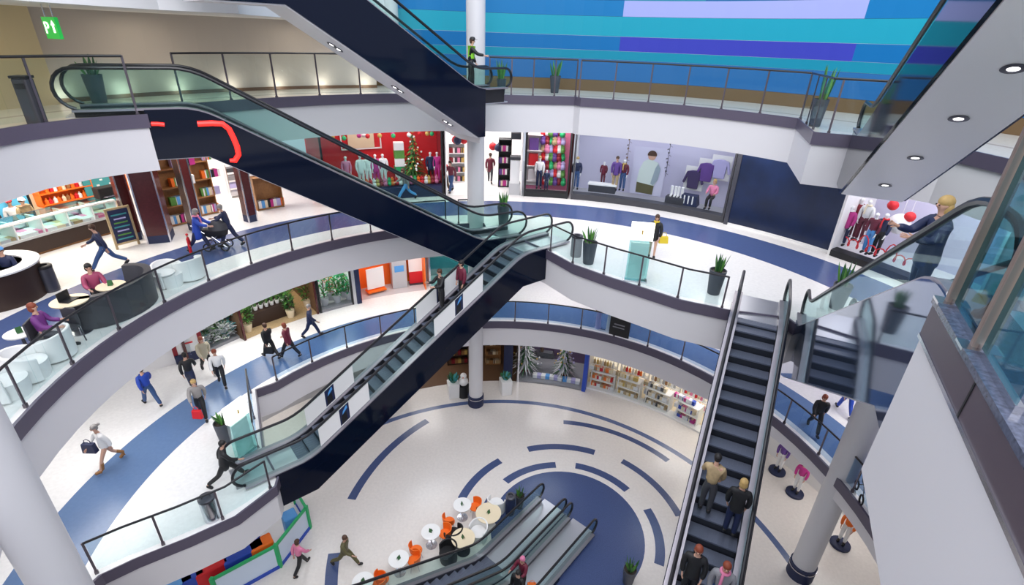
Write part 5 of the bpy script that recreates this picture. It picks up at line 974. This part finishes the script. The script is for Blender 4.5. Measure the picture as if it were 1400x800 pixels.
p, f = ride(G2, (G_hi[0]+1.11, G_hi[1]-.93), zl, L0, .6, 1, 764); person('rider with pink hair in a purple-red top on the paired escalators', p, f, HOLD, 'burgundy', 'black', hair='pink', style='bob')
q = bag('orange bag beside the rider in the purple-red top', p+Vector((.35, -.1, .62)), 'orange', .36, .3)
p, f = ride(G2, (G_hi[0]+1.11, G_hi[1]-.93), zl, L0, .95, 1, 783); person('rider in black just above the purple-red one on the paired escalators', p, f, STAND, 'black', 'brown', hair='hairblack', long=.2)
# ground floor
walker('man in an olive brown coat striding across the pale ground floor', 474, 773, L0, 350, pose=STRIDE, top='olive', legs='olive', hair='hairbrown', long=.2)
walker('woman in a pink top and black trousers beside the green play kiosk', 413, 780, L0, 60, pose=WALK, top='pink', legs='black', hair='hairbrown', style='bob', H=1.6)
for i, (px, py, l) in enumerate(((1086, 675, 'promotional mannequin in purple and red on a dark round base, nearest the tall right column'), (1062, 645, 'promotional mannequin in dark purple on a round base beside the long escalator'), (1148, 745, 'promotional mannequin in orange on a round base right of the tall right column'))):
    p = at(px, py, 0); m = MB(); m.lathe([(.36, 0), (.36, .1), (.30, .14), (.001, .14)], (0, 0, 0), 24); b = m.build('mannequin_stand', ['navy'], None, True); b.location = p; tag(b, l.replace('promotional mannequin', 'dark round base under the mannequin').replace(' on a dark round base', '').replace(' on a round base', ''), 'stand')
    person(l, (p.x, p.y, .142), 220, STAND, ('magenta', 'purple', 'orange')[i], 'white', 'black', hair='hairblack', name='mannequin', cat='mannequin')
finish_people()
# ---------------------------------------------------------------- right foreground: glazed screen with bronze posts on the granite ledge
for i, (px, py, l) in enumerate(((1302, 416, 'tall bronze post standing on the granite ledge, the farther one'), (1338, 478, 'tall bronze post standing on the granite ledge, the nearer one'))):
    p = at(px, py, 15.36); t = thing('screen_post', l, 'post', p, math.atan2(.9, .43)); m = MB(); m.box((0, 0, 1.5), (.065, .12, 3.0)); m.build('shaft', ['bronze'], t, False, .008); m = MB(); m.box((0, 0, .012), (.18, .26, .025)); m.build('base_plate', ['steel'], t)
    if i == 0: P0 = p
    else: P1 = p
t = thing('glass_screen', 'tinted glass screen between the bronze posts above the granite ledge', 'glass screen', (P0.x, P0.y, 15.36)); d = P1-P0; L = d.length; rz = math.atan2(d.y, d.x)
for k in (0, 1): m = MB(); m.box((d.x*(k+.5), d.y*(k+.5), 1.45), (L-.12, .016, 2.8), rz); m.build('glass_pane', ['glass_deep'], t)
m = MB(); m.box((d.x*.9, d.y*.9, .03), (L*2.2, .05, .06), rz); m.build('bottom_channel', ['steel'], t)
m = MB(); m.prism([(5.6, 2.4), (9.6, 5.6), (9.75, 5.45), (5.8, 2.2)], L3, L3+3.2); struct('wall_right', m, ['teal'])
p = Vector((5.0, 3.1, L3)); 
t = thing('display_table', 'low pale display table behind the bronze posts on the near landing', 'display table', (5.4, 3.3, L3), .6); MB().box((0, 0, .5), (1.6, .5, .12)).build('top', ['white'], t, False, .02)
for s in (-.6, .6): MB().box((s, 0, .22), (.08, .45, .44)).build('leg', ['steel_dark'], t)
t = thing('table_lamp', 'small glowing lamp box on the pale display table behind the bronze posts', 'lamp', (5.15, 3.15, L3+.56), .6); MB().box((0, 0, .16), (.26, .12, .2)).build('shade', ['lampwarm'], t, False, .02); MB().box((0, 0, .03), (.14, .1, .06)).build('base', ['black'], t)
# ---------------------------------------------------------------- light
w = bpy.data.worlds.new('daylight'); S.world = w; w.use_nodes = True; bg = w.node_tree.nodes['Background']; bg.inputs['Color'].default_value = (.80, .85, 1.0, 1); bg.inputs['Strength'].default_value = .80
area('skylight', (0, 10, 27), 20, 3100, (.93, .96, 1))
area('fascia_fill', (3, -8, 29), 16, 5200, (.97, .97, 1), (rad(48), 0, rad(6)))  # unseen fill light added high on the camera side to brighten the far fascias
v = Vector((7.5, 9, 16.8))-Vector((7.0, 2.2, 15.45)); area('soffit_fill', (7.0, 2.2, 15.45), .7, 380, (.93, .94, 1), v.to_track_quat('-Z', 'Y').to_euler())  # added out-of-view fill, lifts the underside of the upper right escalator
for z, pw, rr in ((L1-1.46, 100, 14.3), (L2-1.46, 135, 13.6), (L3-1.46, 135, 14.0)):
    for a in (15, 48, 80, 112, 144, 176, 205):
        p = pol(rad(a), rr if a < 140 or z < 8 else rr+.0, z); area('gallery_downlight', p, 2.4, pw, (1, .97, .95), (0, 0, rad(a)))
for a in (128, 150, 172, 194): area('gallery_downlight', pol(rad(a), 13.2, L4-1.44), 1.2, 26, (1, .90, .72), (0, 0, rad(a)))
for a in (30, 55, 80, 100): area('wall_washer', pol(rad(a), 13.4, 22.5), 3, 30, (.92, .97, 1), (rad(40), 0, rad(a)+PI/2+PI))
for a in range(118, 166, 7): area('wall_uplight', pol(rad(a), 14.35, L3+.12), .25, 5, (1, .93, .8), (rad(180-35), 0, rad(a)-PI/2))
# ---------------------------------------------------------------- camera
cd = bpy.data.cameras.new('camera'); cam = bpy.data.objects.new('camera', cd); COL.objects.link(cam); S.camera = cam
cd.sensor_width = 36; cd.lens = 36*F/1400; cd.clip_start = .05; cd.clip_end = 200
Rv, Dv, Fv = Vector((1, 0, 0)), Vector((0, -st, -ct)), Vector((0, ct, -st)); X = Rv*cr-Dv*sr; Yv = -(Rv*sr+Dv*cr); Z = -Fv
mt = Matrix((X, Yv, Z)).transposed().to_4x4(); mt.translation = Vector((0, 0, EYE)); cam.matrix_world = mt
S.cycles.transparent_max_bounces = 24; S.cycles.max_bounces = 8
S.view_settings.view_transform = 'Standard'; S.view_settings.look = 'None'; S.view_settings.gamma = 1; S.view_settings.exposure = -.15; S.view_settings.use_curve_mapping = False
